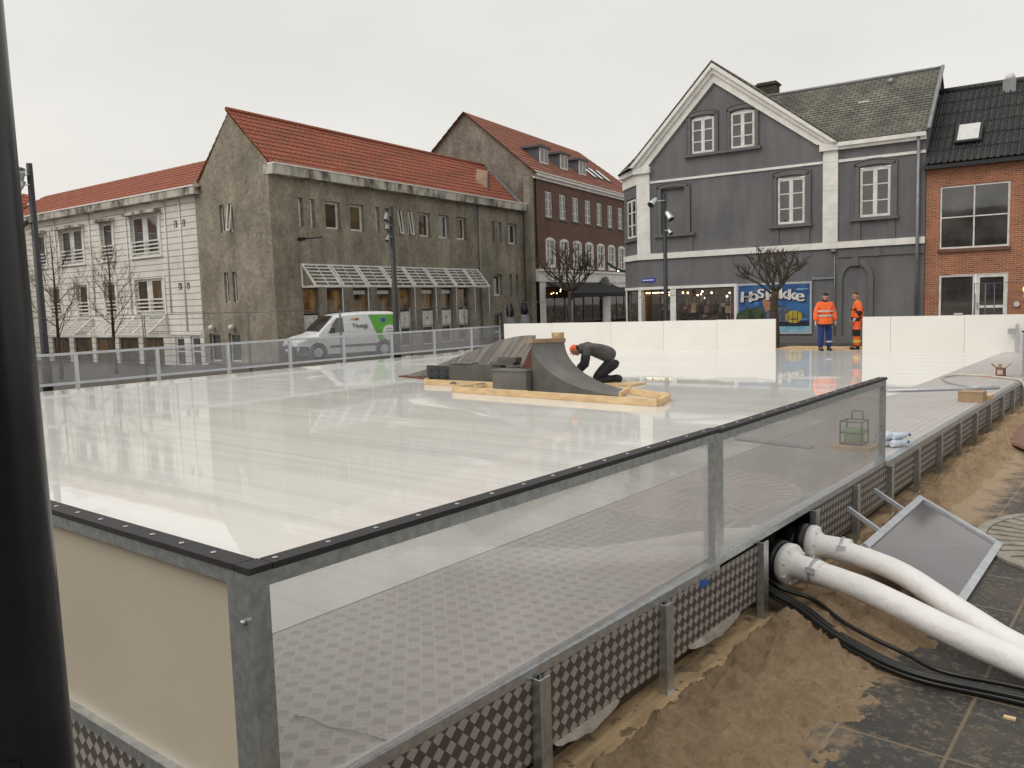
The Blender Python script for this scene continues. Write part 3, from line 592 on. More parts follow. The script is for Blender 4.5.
# ------------------------------------------------------------------ things on the walkway
m = MB(); m.box((-2.76,14.66,.003), (-2.41,14.98,.165)); m.box((-2.76,14.655,.155), (-2.41,14.66,.167)); tag(m.build('cardboard_box', M['cardboard']), 'low closed brown cardboard box on the walkway edge', 'box')
m = MB(); m.box((-2.42,15.02,.003), (-2.36,15.3,.08)); tag(m.build('wood_offcut', M['timber']), 'short pale wood offcut just right of the cardboard box', 'wood')
t = thing('pack_of_bottles', (-2.55,10.1,0), 'shrink wrapped pack of clear plastic bottles lying by the end of the clear panel', 'bottles')
for i in range(6):
    m = MB(); x = -2.72+.085*(i%3)*1.0; y = 10.0+.0*(i%3)+.045*(i%2); z = .048+(.078 if i > 2 else 0)
    prof = [(0,.036),(.02,.042),(.10,.042),(.11,.038),(.14,.042),(.19,.03),(.215,.014),(.24,.014)]
    m.tube([(x+a*.5, y+a*.87, z) for a, b in prof], [b for a, b in prof], 12); b = m.build('bottle', M['bottle'], t)
    m = MB(); m.tube([(x+.235*.5, y+.235*.87, z), (x+.26*.5, y+.26*.87, z)], .016, 10); m.build('bottle_cap', M['signblue'], b)
m = MB(); m.tube([(-4.05,15.55,.03), (-2.5,16.76,.03)], .028, 10); tag(m.build('metal_tube', M['galvlight']), 'straight pale metal tube lying across the walkway behind the cardboard box', 'tube')
m = MB(); m.tube(spline([(-3.76,18.53,.02),(-3.64,19.0,.02),(-3.2,19.1,.02),(-2.85,18.8,.025),(-2.55,18.5,.03),(-2.36,18.25,.02),(-2.28,18.1,-.12),(-2.2,17.9,-.3),(-2.1,17.6,-.48)]), .022, 8); tag(m.build('pale_hose', M['hose']), 'pale hose looping over the walkway and down over its edge', 'hose')
m = MB(); m.tube(spline([(-3.76,18.4,.015),(-3.5,17.55,.015),(-3.07,16.98,.015),(-2.75,16.9,.015),(-2.62,17.1,.03)]), .014, 8); tag(m.build('thin_hose', M['galv']), 'thin grey hose curving on the walkway in front of the pale hose', 'hose')
t = thing('open_carton', (-2.86,19.3,0), 'small open brown carton with white label and paper sticking out, by the hose', 'carton')
m = MB(); m.box((-2.94,19.2,.002), (-2.78,19.36,.17)); m.build('carton', M['brownplate'], t); m = MB(); m.box((-2.91,19.193,.04), (-2.81,19.199,.13)); m.build('label_sticker', M['paper'], t)
m = MB(); m.beam((-2.94,19.28,.17), (-3.03,19.28,.25), .15, .01, (0,0,1)); m.beam((-2.78,19.28,.17), (-2.68,19.28,.26), .15, .01, (0,0,1)); m.beam((-2.88,19.25,.16), (-2.86,19.25,.25), .07, .01, (0,1,0)); m.build('flap', M['cardboard'], t)
t = thing('orange_cloth', (-2.95,19.0,0), 'crumpled orange cloth under the hose beside the open carton', 'cloth'); m = MB()
vs = []; 
for j in range(7):
    for i in range(9): vs.append((-3.12+.045*i, 18.95+.03*j, .004+.035*abs(mn.noise(V((i*.7,j*.9,2))))))
m.raw(vs, [(j*9+i, j*9+i+1, (j+1)*9+i+1, (j+1)*9+i) for j in range(6) for i in range(8)], True); m.build('cloth', M['orange'], t)
t = thing('wire_crate', (-2.92,9.85,0), 'black wire crate seen through the second clear panel', 'crate')
m = MB(); x0,x1,y0,y1,z0,z1 = -3.04,-2.8,9.74,9.98,.05,.31
for a, b in (((x0,y0),(x1,y0)),((x1,y0),(x1,y1)),((x1,y1),(x0,y1)),((x0,y1),(x0,y0))):
    for z in (z0,(z0+z1)/2,z1): m.tube([(*a,z),(*b,z)], .008, 6)
    m.tube([(*a,z0),(*a,z1)], .01, 6)
m.build('frame', M['black'], t); m = MB(); m.tube([(x0+.06,y1,z1),(x0+.06,y1,z1+.10),(x1-.06,y1,z1+.10),(x1-.06,y1,z1)], .01, 6); m.build('handle', M['black'], t)
m = MB(); m.tube([(-2.92,9.86,.052),(-2.92,9.86,.06),(-2.92,9.86,.2),(-2.92,9.86,.22)], [.1,.11,.12,.11], 16); tag(m.build('green_bucket', M['greenplastic']), 'bright green bucket inside the black wire crate', 'bucket')
m = MB(); m.box((-3.12,9.62,.002),(-2.68,10.06,.042)); tag(m.build('wooden_board', M['timber']), 'square wooden board under the black wire crate', 'board')
m = MB(); m.beam((-4.3,9.7,.035), (-3.3,9.55,.02), .09, .03); tag(m.build('steel_rail', M['galvlight']), 'flat steel rail lying on the walkway left of the wire crate', 'rail')
m = MB(); m.tube(spline([(-2.97,2.1,.008),(-2.9,2.12,.012),(-2.78,2.13,.006),(-2.62,2.17,.012),(-2.5,2.2,.006)]), [.007]*3+[.005]*30, 6) if False else m.tube(spline([(-2.97,2.1,.008),(-2.9,2.12,.012),(-2.78,2.13,.006),(-2.62,2.17,.012),(-2.5,2.2,.006)]), .0045, 6); m.ball((-2.97,2.1,.01), .009, 6, 5); tag(m.build('wire_end', M['galv']), 'short thin wire lying on the tread plate behind the nearest clear panel', 'wire')
# ------------------------------------------------------------------ skate ramp
t = thing('curved_ramp', (-10.1,13.2,.005), 'grey curved quarter ramp with brown top board, beside the kneeling worker', 'ramp')
NT, NB, FT, FB = V((-10.1,13.15,.975)), V((-8.05,13.04,.02)), V((-10.0,14.15,.935)), V((-8.25,13.95,.02))
def arc(a, b, n=16):
    out = []
    for i in range(n+1):
        ph = math.pi/2*i/n*.93; f = math.sin(ph)/math.sin(math.pi/2*.93); g = (math.cos(ph)-math.cos(math.pi/2*.93))/(1-math.cos(math.pi/2*.93))
        # quarter pipe: steep at the top, flat at the toe
        u = 1-g; w = 1-f
        out.append(V((a.x+(b.x-a.x)*u, a.y+(b.y-a.y)*u, b.z+(a.z-b.z)*w)))
    return out
na, fa = arc(NT, NB), arc(FT, FB)
m = MB()
m.raw(na+fa, [(i, i+1, len(na)+i+1, len(na)+i) for i in range(len(na)-1)], True); m.build('riding_surface', M['rampgrey'], t)
m = MB(); b0 = V((NT.x, NT.y, .006)); m.poly([q-V((0,.002,0)) for q in na]+[V((NB.x, NB.y, .006)), b0]); m.poly(fa+[V((FB.x, FB.y, .006)), V((FT.x, FT.y, .006))]); m.poly([NT, FT, V((FT.x,FT.y,.006)), b0]); m.build('side', M['rampside'], t)
m = MB(); m.hexa([V(q) for q in ((-10.26,13.15,.96),(-10.07,13.15,.975),(-9.97,14.15,.935),(-10.2,14.15,.93),(-10.26,13.15,1.05),(-10.07,13.15,1.05),(-9.97,14.15,1.02),(-10.2,14.15,1.02))]); m.build('top_board', M['brownboard'], t)
m = MB(); m.box((-10.18,13.95,1.02),(-10.0,14.14,1.14)); m.build('top_block', M['plank'], t)
t = thing('wooden_ramp', (-12.5,15,.005), 'long dark wooden ramp with streaked curved surface, sloping down to the left', 'ramp')
def wramp():
    kn = [(-11.2,1.05),(-11.4,1.05),(-11.7,1.03),(-12.25,.94),(-12.75,.79),(-13.85,.46),(-14.75,.19),(-15.5,.02)]; n = 28; near = []; far = []
    for i in range(n+1):
        x = kn[0][0]+(kn[-1][0]-kn[0][0])*i/n
        for a, b in zip(kn, kn[1:]):
            if b[0] <= x+1e-6 <= a[0]+2e-6: z = a[1]+(b[1]-a[1])*(x-a[0])/(b[0]-a[0]); break
        f = i/n; far.append(V((x, 14.75+.1*f, z))); near.append(V((x+.75*(1-f), 13.72+.9*f, max(.012, z*.42-.02))))
    m = MB(); m.raw(near+far, [(i, i+1, n+1+i+1, n+1+i) for i in range(n)], True); m.build('riding_surface', M['plyramp'], t)
    m = MB(); m.poly([q+V((0,-.002,0)) for q in near]+[V((near[-1].x, near[-1].y, .006)), V((near[0].x, near[0].y, .006))]); m.poly(far+[V((far[-1].x, far[-1].y, .006)), V((far[0].x, far[0].y, .006))]); m.poly([near[0], far[0], V((far[0].x,far[0].y,.006)), V((near[0].x,near[0].y,.006))]); m.build('side', M['rampside'], t)
    m = MB(); m.prism([(-15.45,14.55,.006),(-13.7,14.15,.006),(-13.6,14.4,.006),(-15.35,14.95,.006)], (0,0,.03)); m.build('toe_board', M['redwood'], t)
    m = MB(); m.prism([(-10.2,13.32,.3),(-10.2,13.32,.95),(-10.62,13.36,.3)], (0,.03,0)); m.build('red_side', M['redwood'], t)
wramp()
m = MB(); m.box((-11.0,12.98,.006),(-10.13,13.3,.41)); m.box((-11.02,12.96,.41),(-10.12,13.34,.44)); tag(m.build('grey_box', M['rampgrey']), 'grey wooden box with dark top standing directly left of the curved ramp', 'box')
m = MB(); m.box((-12.8,13.62,.006),(-11.3,13.8,.47)); tag(m.build('grey_box', M['rampside']), 'longer grey box in front of the streaked wooden ramp', 'box')
m = MB(); m.box((-12.7,13.6,.472),(-12.1,13.82,.50)); tag(m.build('board', M['rampgrey']), 'short grey board lying on the longer grey box', 'board')
t = thing('black_plate', (-13.2,13.7,.005), 'black perforated plate with round holes left of the longer grey box', 'plate'); m = MB(); m.box((-13.55,13.66,.006),(-12.82,13.72,.41)); m.build('plate', M['plastic'], t)
for i in range(3):
    for j in range(2): m = MB(); c = V((-13.42+i*.24, 13.655, .14+.15*j)); m.tube([c, c+V((0,.003,0))], .05, 12); m.build('hole', M['black'], t)
m = MB(); m.box((-11.55,13.55,.474),(-10.9,13.8,.54)); m.box((-11.35,13.57,.54),(-10.85,13.78,.64)); tag(m.build('stacked_offcuts', M['rampside']), 'grey wood offcuts stacked on the box below the streaked ramp', 'offcuts')
def timber(a, b, label, w=.05, h=.12, z=.008, a_z=0):
    m = MB(); m.beam((a[0],a[1],z+h/2+a_z), (b[0],b[1],z+h/2), w, h); tag(m.build('timber_beam', M['timber']), label, 'beam', 'pale timber beams around the ramps')
timber((-11.55,12.38),(-6.72,12.10),'long pale timber beam in front of both ramps, nearest of all')
timber((-6.70,12.14),(-6.95,12.95),'short pale timber beam closing the frame at its right end')
timber((-7.0,12.98),(-8.0,13.42),'pale timber beam behind the open right corner of the frame')
timber((-7.95,12.95),(-8.3,13.9),'pale timber beam crossing at the tip of the curved ramp', h=.1)
timber((-11.58,12.42),(-11.52,12.95),'short pale timber beam at the left end of the front frame')
timber((-13.3,13.34),(-11.2,13.38),'pale timber beam in front of the longer grey box')
timber((-11.5,12.6),(-9.95,12.78),'thin pale timber beam between the long front beam and the grey box', w=.08, h=.06)
timber((-13.35,13.40),(-13.5,13.66),'short pale timber beam by the black perforated plate')
m = MB(); m.box((-9.9,14.6,.008),(-8.7,15.2,.05)); tag(m.build('plywood_sheet', M['timber']), 'pale plywood sheet under the knees of the worker', 'board')
t = thing('scrap_pile', (-11.9,13,.01), 'small pile of white and brown scraps between the timber beams', 'scraps')
for i in range(9):
    m = MB(); x = random.uniform(-12.3,-11.6); y = random.uniform(12.95,13.25); z = .01+.03*(i%3); a = random.random()*3
    m.beam((x,y,z+.015),(x+.22*math.cos(a),y+.1*math.sin(a),z+.03), .06, .02); m.build('scrap', M[['paper','timber','rampgrey'][i%3]], t)
# ------------------------------------------------------------------ people
def skin(joints, edges, root, sub=2):
    me = bpy.data.meshes.new('tmp'); names = list(joints); idx = {k: i for i, k in enumerate(names)}
    me.from_pydata([joints[k][0] for k in names], [(idx[a], idx[b]) for a, b in edges], []); o = bpy.data.objects.new('tmp', me); COL.objects.link(o)
    md = o.modifiers.new('Skin', 'SKIN'); md.use_smooth_shade = True; ss = o.modifiers.new('Sub', 'SUBSURF'); ss.levels = sub; ss.render_levels = sub
    for k in names:
        r = joints[k][1]; r = r if isinstance(r, tuple) else (r, r); me.skin_vertices[0].data[idx[k]].radius = r
    me.skin_vertices[0].data[idx[root]].use_root = True
    dg = bpy.context.evaluated_depsgraph_get(); dg.update(); ev = o.evaluated_get(dg); em = ev.to_mesh()
    vs = [v.co.copy() for v in em.vertices]; fs = [list(p.vertices) for p in em.polygons]; ev.to_mesh_clear()
    bpy.data.objects.remove(o); bpy.data.meshes.remove(me); return vs, fs
def hand(m, w, d, n, curl=.4, s=1., side=1):
    """palm from wrist w along d, back of hand normal n"""
    w = V(w); d = V(d).normalized(); n = V(n); n = (n-d*n.dot(d)).normalized(); l = d.cross(n)*side
    Mx = Matrix((l, d, n)).transposed()
    m.ball(w+d*.05*s, .05*s, 10, 7, (.82,1,.42), Mx)
    for i, (o, ln) in enumerate(((-.030,.068),(-.010,.078),(.011,.073),(.030,.058))):
        q = w+d*.085*s+l*o*s; a = 0; pts = [q]
        for k, f in enumerate((.45,.32,.23)):
            a += curl*(.7+.3*k); q = q+(d*math.cos(a)-n*math.sin(a))*ln*f*s; pts.append(q)
        m.tube(pts, [.0095*s,.009*s,.008*s,.0065*s], 8)
    q = w+d*.02*s-l*.033*s; p2 = q+(d*.6-l*.75-n*.2).normalized()*.035*s; p3 = p2+(d*.9-l*.2-n*.35).normalized()*.03*s; m.tube([q, p2, p3], [.012*s,.0105*s,.008*s], 8)
def head(m, c, f, u, s=1.):
    """head with face: c centre, f facing, u up"""
    f = V(f).normalized(); u = V(u); u = (u-f*u.dot(f)).normalized(); l = u.cross(f); Mx = Matrix((l, f, u)).transposed(); c = V(c)
    m.ball(c+u*.012*s, .095*s, 16, 12, (.82,1.,1.12), Mx); m.ball(c-u*.052*s+f*.024*s, .062*s, 12, 9, (.85,.95,1.), Mx)
    m.raw([c+Mx @ V(q)*s for q in ((-.012,.088,.02),(.012,.088,.02),(.018,.09,-.022),(-.018,.09,-.022),(0,.122,-.018),(0,.096,.022))], [(5,0,4),(5,4,1),(0,3,4),(1,4,2),(3,2,4)], True)
    for sg in (-1, 1): m.ball(c+Mx @ V((sg*.08,-.005,0))*s, .026*s, 8, 6, (.4,.7,1.1), Mx)
    return Mx
def face_bits(root, c, Mx, s=1.):
    m = MB(); c = V(c)
    for sg in (-1, 1): m.ball(c+Mx @ V((sg*.032,.088,.012))*s, .009*s, 8, 6)
    m.build('eye', M['black'], root); m = MB(); m.ball(c+Mx @ V((0,.083,-.052))*s, .02*s, 8, 5, (1,.4,.25), Mx); m.build('mouth', M['redbag'], root)
def person(name, base, label, J, bodyE, head_c, facing, upv, clothes, hands, extras):
    t = thing(name, base, label, 'person')
    vs, fs = skin(J, bodyE, 'hip'); m = MB(); m.raw(vs, fs, True); Mx = head(m, head_c, facing, upv); 
    for h in hands: 
        if h.get('bare', True): hand(m, *h['a'])
    body = m.build('body', M['skin'], t); face_bits(body, head_c, Mx)
    for nm, mt, joints, edges, rt_ in clothes:
        vs, fs = skin(joints, edges, rt_); m = MB(); m.raw(vs, fs, True); m.build(nm, M[mt], t)
    for h in hands:
        if not h.get('bare', True): m = MB(); hand(m, *h['a']); m.build('glove', M['glove' if 'mt' not in h else h['mt']], t)
    for nm, mt, fn in extras: m = MB(); fn(m, Mx); m.build(nm, M[mt], t)
    return t
def shoe(m, heel, d, s=1.):
    heel = V(heel); d = V(d).normalized(); l = d.cross(V((0,0,1))); 
    Mx = Matrix((l, d, V((0,0,1)))).transposed(); m.ball(heel+d*.03*s+V((0,0,.07)), .075*s, 12, 8, (.85,1.0,1.1), Mx); m.ball(heel+d*.14*s+V((0,0,.035)), .06*s, 10, 7, (.85,1.7,.62), Mx)
    m.box(heel+V((-.05,-.05,0)), heel+V((.05,.05,.02))) if False else m.prism([heel+l*.045-d*.04, heel-l*.045-d*.04, heel-l*.05+d*.2, heel+l*.05+d*.2], (0,0,.02))
def standing(base, yawf, label, jacket, trousers, variant):
    """yawf: direction vector the person faces"""
    b = V(base); f = V((*yawf, 0)).normalized(); l = V((-f.y, f.x, 0)); u = V((0,0,1)); P = lambda a, c, z: b+l*a+f*c+u*z
    J = dict(hip=(P(0,0,.93),.1), waist=(P(0,0,1.08),.1), chest=(P(0,.01,1.3),.115), neck=(P(0,.0,1.49),.055), headb=(P(0,.02,1.58),.05))
    E = [('hip','waist'),('waist','chest'),('chest','neck'),('neck','headb')]
    arms = variant
    for s, k in ((1,'L'),(-1,'R')):
        J['hj'+k]=(P(s*.10,0,.88),.085); J['kn'+k]=(P(s*.12,.02,.48),.055); J['an'+k]=(P(s*.13,0,.09),.038); J['to'+k]=(P(s*.15,.13,.04),.03)
        J['sh'+k]=(P(s*.19,0,1.43),.055); J['el'+k]=(P(*arms[k][0]),.04); J['wr'+k]=(P(*arms[k][1]),.028)
        E += [('hip','hj'+k),('hj'+k,'kn'+k),('kn'+k,'an'+k),('an'+k,'to'+k),('chest','sh'+k),('sh'+k,'el'+k),('el'+k,'wr'+k)]
    def inf(keys, e, pairs): return {k: (J[k][0], J[k][1]+e) for k in keys}, pairs
    jk = ['hip','waist','chest','neck']+[a+b_ for a in ('sh','el','wr') for b_ in 'LR']; jj = {k: (J[k][0], J[k][1]+dict(hip=.06,waist=.065,chest=.055,neck=.012).get(k, .048)) for k in jk}
    jj['hip'] = (P(0,0,.80), (.205,.17)); jj['waist'] = (P(0,0,1.05), (.215,.17)); jj['chest'] = (P(0,.01,1.3), (.225,.17)); jj['neck'] = (P(0,0,1.5), .062)
    je = [('hip','waist'),('waist','chest'),('chest','neck')]+[(a+k, b_+k) for k in 'LR' for a, b_ in (('sh','el'),('el','wr'))]+[('chest','shL'),('chest','shR')]
    tk = {k: (J[k][0], J[k][1]+.04) for k in ('hjL','hjR','knL','knR')}; tk['hip'] = (P(0,0,.93), .14)
    for k in 'LR': tk['an'+k] = (J['an'+k][0]-u*.0, .088)
    te = [('hip','hjL'),('hip','hjR'),('hjL','knL'),('hjR','knR'),('knL','anL'),('knR','anR')]
    hd = [dict(bare=False, a=(J['wr'+k][0], (J['wr'+k][0]-J['el'+k][0]), l*(1 if k == 'L' else -1), .35, 1., 1 if k == 'L' else -1)) for k in 'LR']
    return P, J, E, [('jacket', jacket, jj, je, 'hip'), ('trousers', trousers, tk, te, 'hip')], hd
def cap_fn(hc, mode):
    def fn(m, Mx):
        m.ball(V(hc)+Mx @ V((0,-.008,.035)), .101, 16, 10, (.88,1.,.98), Mx)
        keep = [i for i, f in enumerate(m.f) if sum(((m.v[j]-V(hc)).dot(Mx @ V((0,0,1)))-.0*1 > (.012 if (m.v[j]-V(hc)).dot(Mx @ V((0,1,0))) < .03 else .045)) for j in f) == len(f)]
        m.f = [m.f[i] for i in keep]; m.sm = [m.sm[i] for i in keep]
        if mode == 'peak': c = V(hc)+Mx @ V((0,.09,.05)); m.ball(c, .06, 10, 6, (1,.9,.12), Mx)
    return fn
# worker 1: front view, hi-vis orange jacket, blue trousers
b1 = V((-8.72,26.36,.006)); P, J, E, cl, hd = standing(b1, (.60,-.80), '', 'orange', 'bluecloth', dict(L=((.27,.0,1.17),(.30,.06,.92)), R=((-.27,.0,1.17),(-.30,.05,.92))))
hc = P(.0,.05,1.66)
def band1(z0, z1, rx, ry):
    def fn(m, Mx):
        n = 24; vs = []
        for z, k in ((z0,1),(z1,1)):
            for i in range(n): a = 2*math.pi*i/n; vs.append(P(math.cos(a)*rx, .005+math.sin(a)*ry, z))
        m.raw(vs, [(i, (i+1)%n, n+(i+1)%n, n+i) for i in range(n)], True)
    return fn
def legband(P_, sg, z): 
    def fn(m, Mx):
        c = P_(sg*.127,.01,z); m.tube([c, c+V((0,0,.05))], .1, 16, cap=False)
    return fn
def shoes1(PP, d):
    def fn(m, Mx):
        for s in (1,-1): shoe(m, PP(s*.13,-.02,0), d)
    return fn
person('person', b1, 'worker in orange reflective jacket, blue trousers and dark cap, standing hands down in the gap', J, E, hc, V((.55,-.8,-.35)), (0,0,1), cl, hd,
  [('reflective_band','reflect',band1(1.06,1.11,.262,.215)), ('reflective_band','reflect',band1(1.2,1.25,.268,.212)), ('cap','blackcloth',cap_fn(hc,'')), ('collar','blackcloth',lambda m, Mx: m.tube([P(0,0,1.49),P(0,.01,1.56)], [.085,.075], 16)),
   ('jacket_skirt','orange',band1(.82,1.04,.236,.2)), ('hem','blackcloth',band1(.775,.825,.238,.202)), ('knee_patch','reflect',legband(P,1,.25)), ('shoes','blackcloth',shoes1(P,(.6,-.8,0)))])
# worker 2: side view facing left
b2 = V((-7.98,27.15,.0)); P2f, J2, E2, cl2, hd2 = standing(b2, (-.9,-.43), '', 'orange', 'orange', dict(L=((.24,-.05,1.17),(.2,.08,.98)), R=((-.24,-.05,1.17),(-.2,.1,.99))))
hc2 = P2f(0,.05,1.67)
def patch2(zc, h, rx, ry, a0=0, a1=2*math.pi):
    def fn(m, Mx):
        n = 14; vs = []
        for z in (zc-h/2, zc+h/2):
            for i in range(n+1): a = a0+(a1-a0)*i/n; vs.append(P2f(math.cos(a)*rx, .005+math.sin(a)*ry, z))
        N_ = n+1; m.raw(vs, [(i, i+1, N_+i+1, N_+i) for i in range(n)], True)
    return fn
person('person', b2, 'worker in orange and black overalls seen from the side, half hidden by the white board', J2, E2, hc2, V((-.9,-.4,-.1)), (0,0,1), cl2, hd2,
  [('dark_panel','blackcloth',patch2(.95,.12,.222,.185)), ('dark_panel','blackcloth',patch2(1.24,.06,.225,.178)), ('knee_patch','blackcloth',lambda m, Mx: [m.tube([P2f(s*.12,.025,.42),P2f(s*.12,.025,.62)], .104, 16, cap=False) for s in (1,-1)]),
   ('stripe','yellowcloth',lambda m, Mx: [m.tube([P2f(s*.125,.005,.22),P2f(s*.125,.01,.30)], .1, 16, cap=False) for s in (1,-1)]), ('hair','hair',cap_fn(hc2,'')), ('shoes','blackcloth',shoes1(P2f,(-.9,-.43,0))),
   *[('elbow_patch','blackcloth',lambda m, Mx, s=s: m.tube([P2f(s*.235,-.02,1.20),P2f(s*.24,-.02,1.13),P2f(s*.23,.02,1.09)], [.09,.096,.09], 12, cap=False)) for s in (1,-1)]])
# worker 3: kneeling, bent forward, facing left in the photo
def kneeler():
    o = V((-9.52,14.9,.05)); SQ = .93; F = V((-.778,-.628,0)); Lx = V((.628,-.778,0)); u = V((0,0,1))   # Lx towards the camera
    P = lambda c, a, z: o+F*c+Lx*a+u*z*SQ
    J = dict(hip=(P(-.18,0,.48),.115), waist=(P(-.02,0,.66),.105), chest=(P(.24,0,.80),.115), neck=(P(.46,0,.76),.055), headb=(P(.53,0,.72),.05))
    E = [('hip','waist'),('waist','chest'),('chest','neck'),('neck','headb')]
    for s, k in ((1,'L'),(-1,'R')):
        J['hj'+k]=(P(-.14,s*.1,.40),.09); J['kn'+k]=(P(.22,s*.14,.075),.062); J['an'+k]=(P(-.20,s*.13,.075),.042); J['to'+k]=(P(-.29,s*.13,-.0),.035)
        J['sh'+k]=(P(.36,s*.18,.76),.06); J['el'+k]=(P(.42,s*.22,.43),.045); J['wr'+k]=(P(.58,s*.12,.24 if s > 0 else .28),.03)
        E += [('hip','hj'+k),('hj'+k,'kn'+k),('kn'+k,'an'+k),('an'+k,'to'+k),('chest','sh'+k),('sh'+k,'el'+k),('el'+k,'wr'+k)]
    jj = dict(hip=(P(-.24,0,.53),(.20,.17)), waist=(P(-.04,0,.67),.20), chest=(P(.22,0,.78),.21), neck=(P(.40,0,.79),.13)); je = [('hip','waist'),('waist','chest'),('chest','neck'),('chest','shL'),('chest','shR')]
    for k in 'LR':
        jj['sh'+k] = (J['sh'+k][0], .11); jj['up'+k] = (J['sh'+k][0].lerp(J['el'+k][0], .6), .085); je.append(('sh'+k, 'up'+k))
    sl = {}; se = []
    tk = dict(hip=(P(-.22,0,.47),.19), butt=(P(-.33,0,.40),.12)); te = [('hip','butt')]
    for k in 'LR':
        tk['hj'+k] = (J['hj'+k][0], .15); tk['kn'+k] = (J['kn'+k][0], .092); tk['an'+k] = (J['an'+k][0], .068); te += [('hip','hj'+k),('hj'+k,'kn'+k),('kn'+k,'an'+k)]
    hc = P(.60,0,.74); fac = F*.55-u*.85
    hd = [dict(bare=False, mt='blackcloth', a=(J['wr'+k][0], F*.8-u*.3, u, .9, 1.05, 1)) for k in 'LR']
    t = person('person', (o.x, o.y, .01), 'worker in dark clothes and orange cap kneeling on the ice, bent over the curved ramp', J, E, hc, fac, F*.85+u*.5,
      [('jacket','greycloth',jj,je,'hip'), ('trousers','blackcloth',tk,te,'hip')], hd,
      [('cap','orange',cap_fn(hc,'peak')), ('hair','blackcloth',lambda m, Mx: m.ball(hc+Mx @ V((0,-.05,-.01)), .085, 12, 9, (.9,.9,1.1), Mx)),
       ('sleeve','blackcloth',lambda m, Mx: [m.tube([J['sh'+k][0].lerp(J['el'+k][0],.45), J['el'+k][0], J['el'+k][0].lerp(J['wr'+k][0],.5), J['wr'+k][0]], [.08,.078,.066,.05], 14) for k in 'LR']),
       ('collar','greycloth',lambda m, Mx: (m.ball(P(.34,0,.77), .165, 14, 10, (1,1.05,.9)), m.ball(P(.45,0,.775), .12, 12, 9))),
       ('boots','blackcloth',lambda m, Mx: [(m.tube([P(-.17,s*.13,.075),P(-.26,s*.13,.09),P(-.30,s*.13,.10)], [.062,.06,.055], 12), m.tube([P(-.30,s*.13,.14),P(-.31,s*.13,.08),P(-.27,s*.13,-.0),P(-.25,s*.13,-.035)], [.045,.058,.055,.04], 12)) for s in (1,-1)])])
    return t
kneeler()
# ------------------------------------------------------------------ buildings
def roof_sheet(m, a, b, c, d, nu, nv, amp=.0, step=.02, profile=None, nrm=None):
    """tiled roof surface: a,b eave ends, c,d ridge ends (a-d, b-c), courses step outwards"""
    a, b, c, d = map(V, (a, b, c, d)); nrm = nrm or (b-a).cross(d-a).normalized()
    if nrm.z < 0: nrm = -nrm
    vs = []; k = 0; prof = profile or [0]
    us = [(i+j/len(prof))/nu for i in range(nu) for j in range(len(prof))]+[1.]; ph = [prof[j] for i in range(nu) for j in range(len(prof))]+[prof[0]]
    rows = []
    for j in range(nv):
        for e in (0, 1): rows.append(((j+e)/nv, step*(1-e)))
    for v, st in rows:
        l = a.lerp(d, v); r = b.lerp(c, v)
        for uu, p in zip(us, ph): vs.append(l.lerp(r, uu)+nrm*(st+p*amp))
    n = len(us)
    m.raw(vs, [(j*n+i, j*n+i+1, (j+1)*n+i+1, (j+1)*n+i) for j in range(len(rows)-1) for i in range(n-1)], False)
    m.poly([a-nrm*.06, b-nrm*.06, c-nrm*.06, d-nrm*.06])
PAN = [0, .8, 1, .7, .1, -.1]
# ---- A: grey rendered building
A0 = (-30.43, 21.69); FA = Fr(A0, 7.14); FG = Fr(A0, 92.54, -1); GZ = -.6
bA = thing('stucco_building', (A0[0], A0[1], -.42), 'rough grey rendered two storey building with red tiled roof, behind the white van', 'building')
up1 = [(1.6,1.92),(2.29,2.63),(3.29,4.28),(4.94,5.94),(6.77,7.08),(7.5,7.8),(8.46,8.76),(9.23,9.6),(10.21,11.23),(11.94,12.93),(13.61,14.61),(17.28,17.62),(18.04,18.4),(19.14,20.19)]
upw = [(a, b, 5.43, 6.69) for a, b in up1]; low = [(17.27,18.27,2.24,3.53),(19.07,19.44,2.24,3.54),(19.87,20.22,2.24,3.54),(17.25,18.22,.0,1.2)]
bays = [(1.62,2.62),(3.12,4.2),(4.9,5.95),(6.62,7.72),(8.35,9.35),(10.2,11.3),(11.95,13.0),(13.55,14.65)]
gf = [(a, b, -.33, 2.72) for a, b in bays]
m = MB(); wall(FA, m, 0, 22.1, GZ, 7.52, upw+low+gf, .34); wall(FG, m, 0, 5.4, GZ, 7.8, [(2.60,2.94,5.32,6.54),(3.24,3.58,5.32,6.54),(2.61,2.93,2.18,3.55),(3.23,3.55,2.18,3.55),(2.62,3.48,-.5,.78),(4.1,4.95,-.5,.78)], .24)
wall(FG, m, -.25, 4.95, 7.8, 10.5, [], .2, planes=[(2.69, 2.61, 2.69*2.42+2.61*10.49), (-2.69, 2.62, -2.69*2.42+2.62*10.49)])
bk = FA.p(22.1, -4.9, 0)
m.poly([FA.p(22.1,0,GZ), FA.p(22.1,-4.9,GZ), FA.p(22.1,-4.9,8), FA.p(22.1,0,7.52)]); m.poly([FA.p(0.4,-4.9,GZ), FA.p(22.1,-4.9,GZ), FA.p(22.1,-4.9,8), FA.p(.4,-4.9,8)]); m.poly([FA.p(20.3,0,7.5), FA.p(20.3,-4.9,7.8), FA.p(20.3,-2.42,10.45)])
m.build('wall', M['stucco'], bA)
m = MB(); g0 = FG.p(-.32,.12,7.74); gr = FG.p(2.42,.12,10.53); g4 = FG.p(4.99,.12,7.78)
e1 = FA.p(20.35,.32,7.72); r1 = FA.p(20.3,-2.42,10.56); 
roof_sheet(m, FA.p(.02,.30,7.78), e1, r1, FA.p(.02,-2.42,10.53), 75, 12, .022, .03, PAN); m.build('roof', M['redtile'], bA)
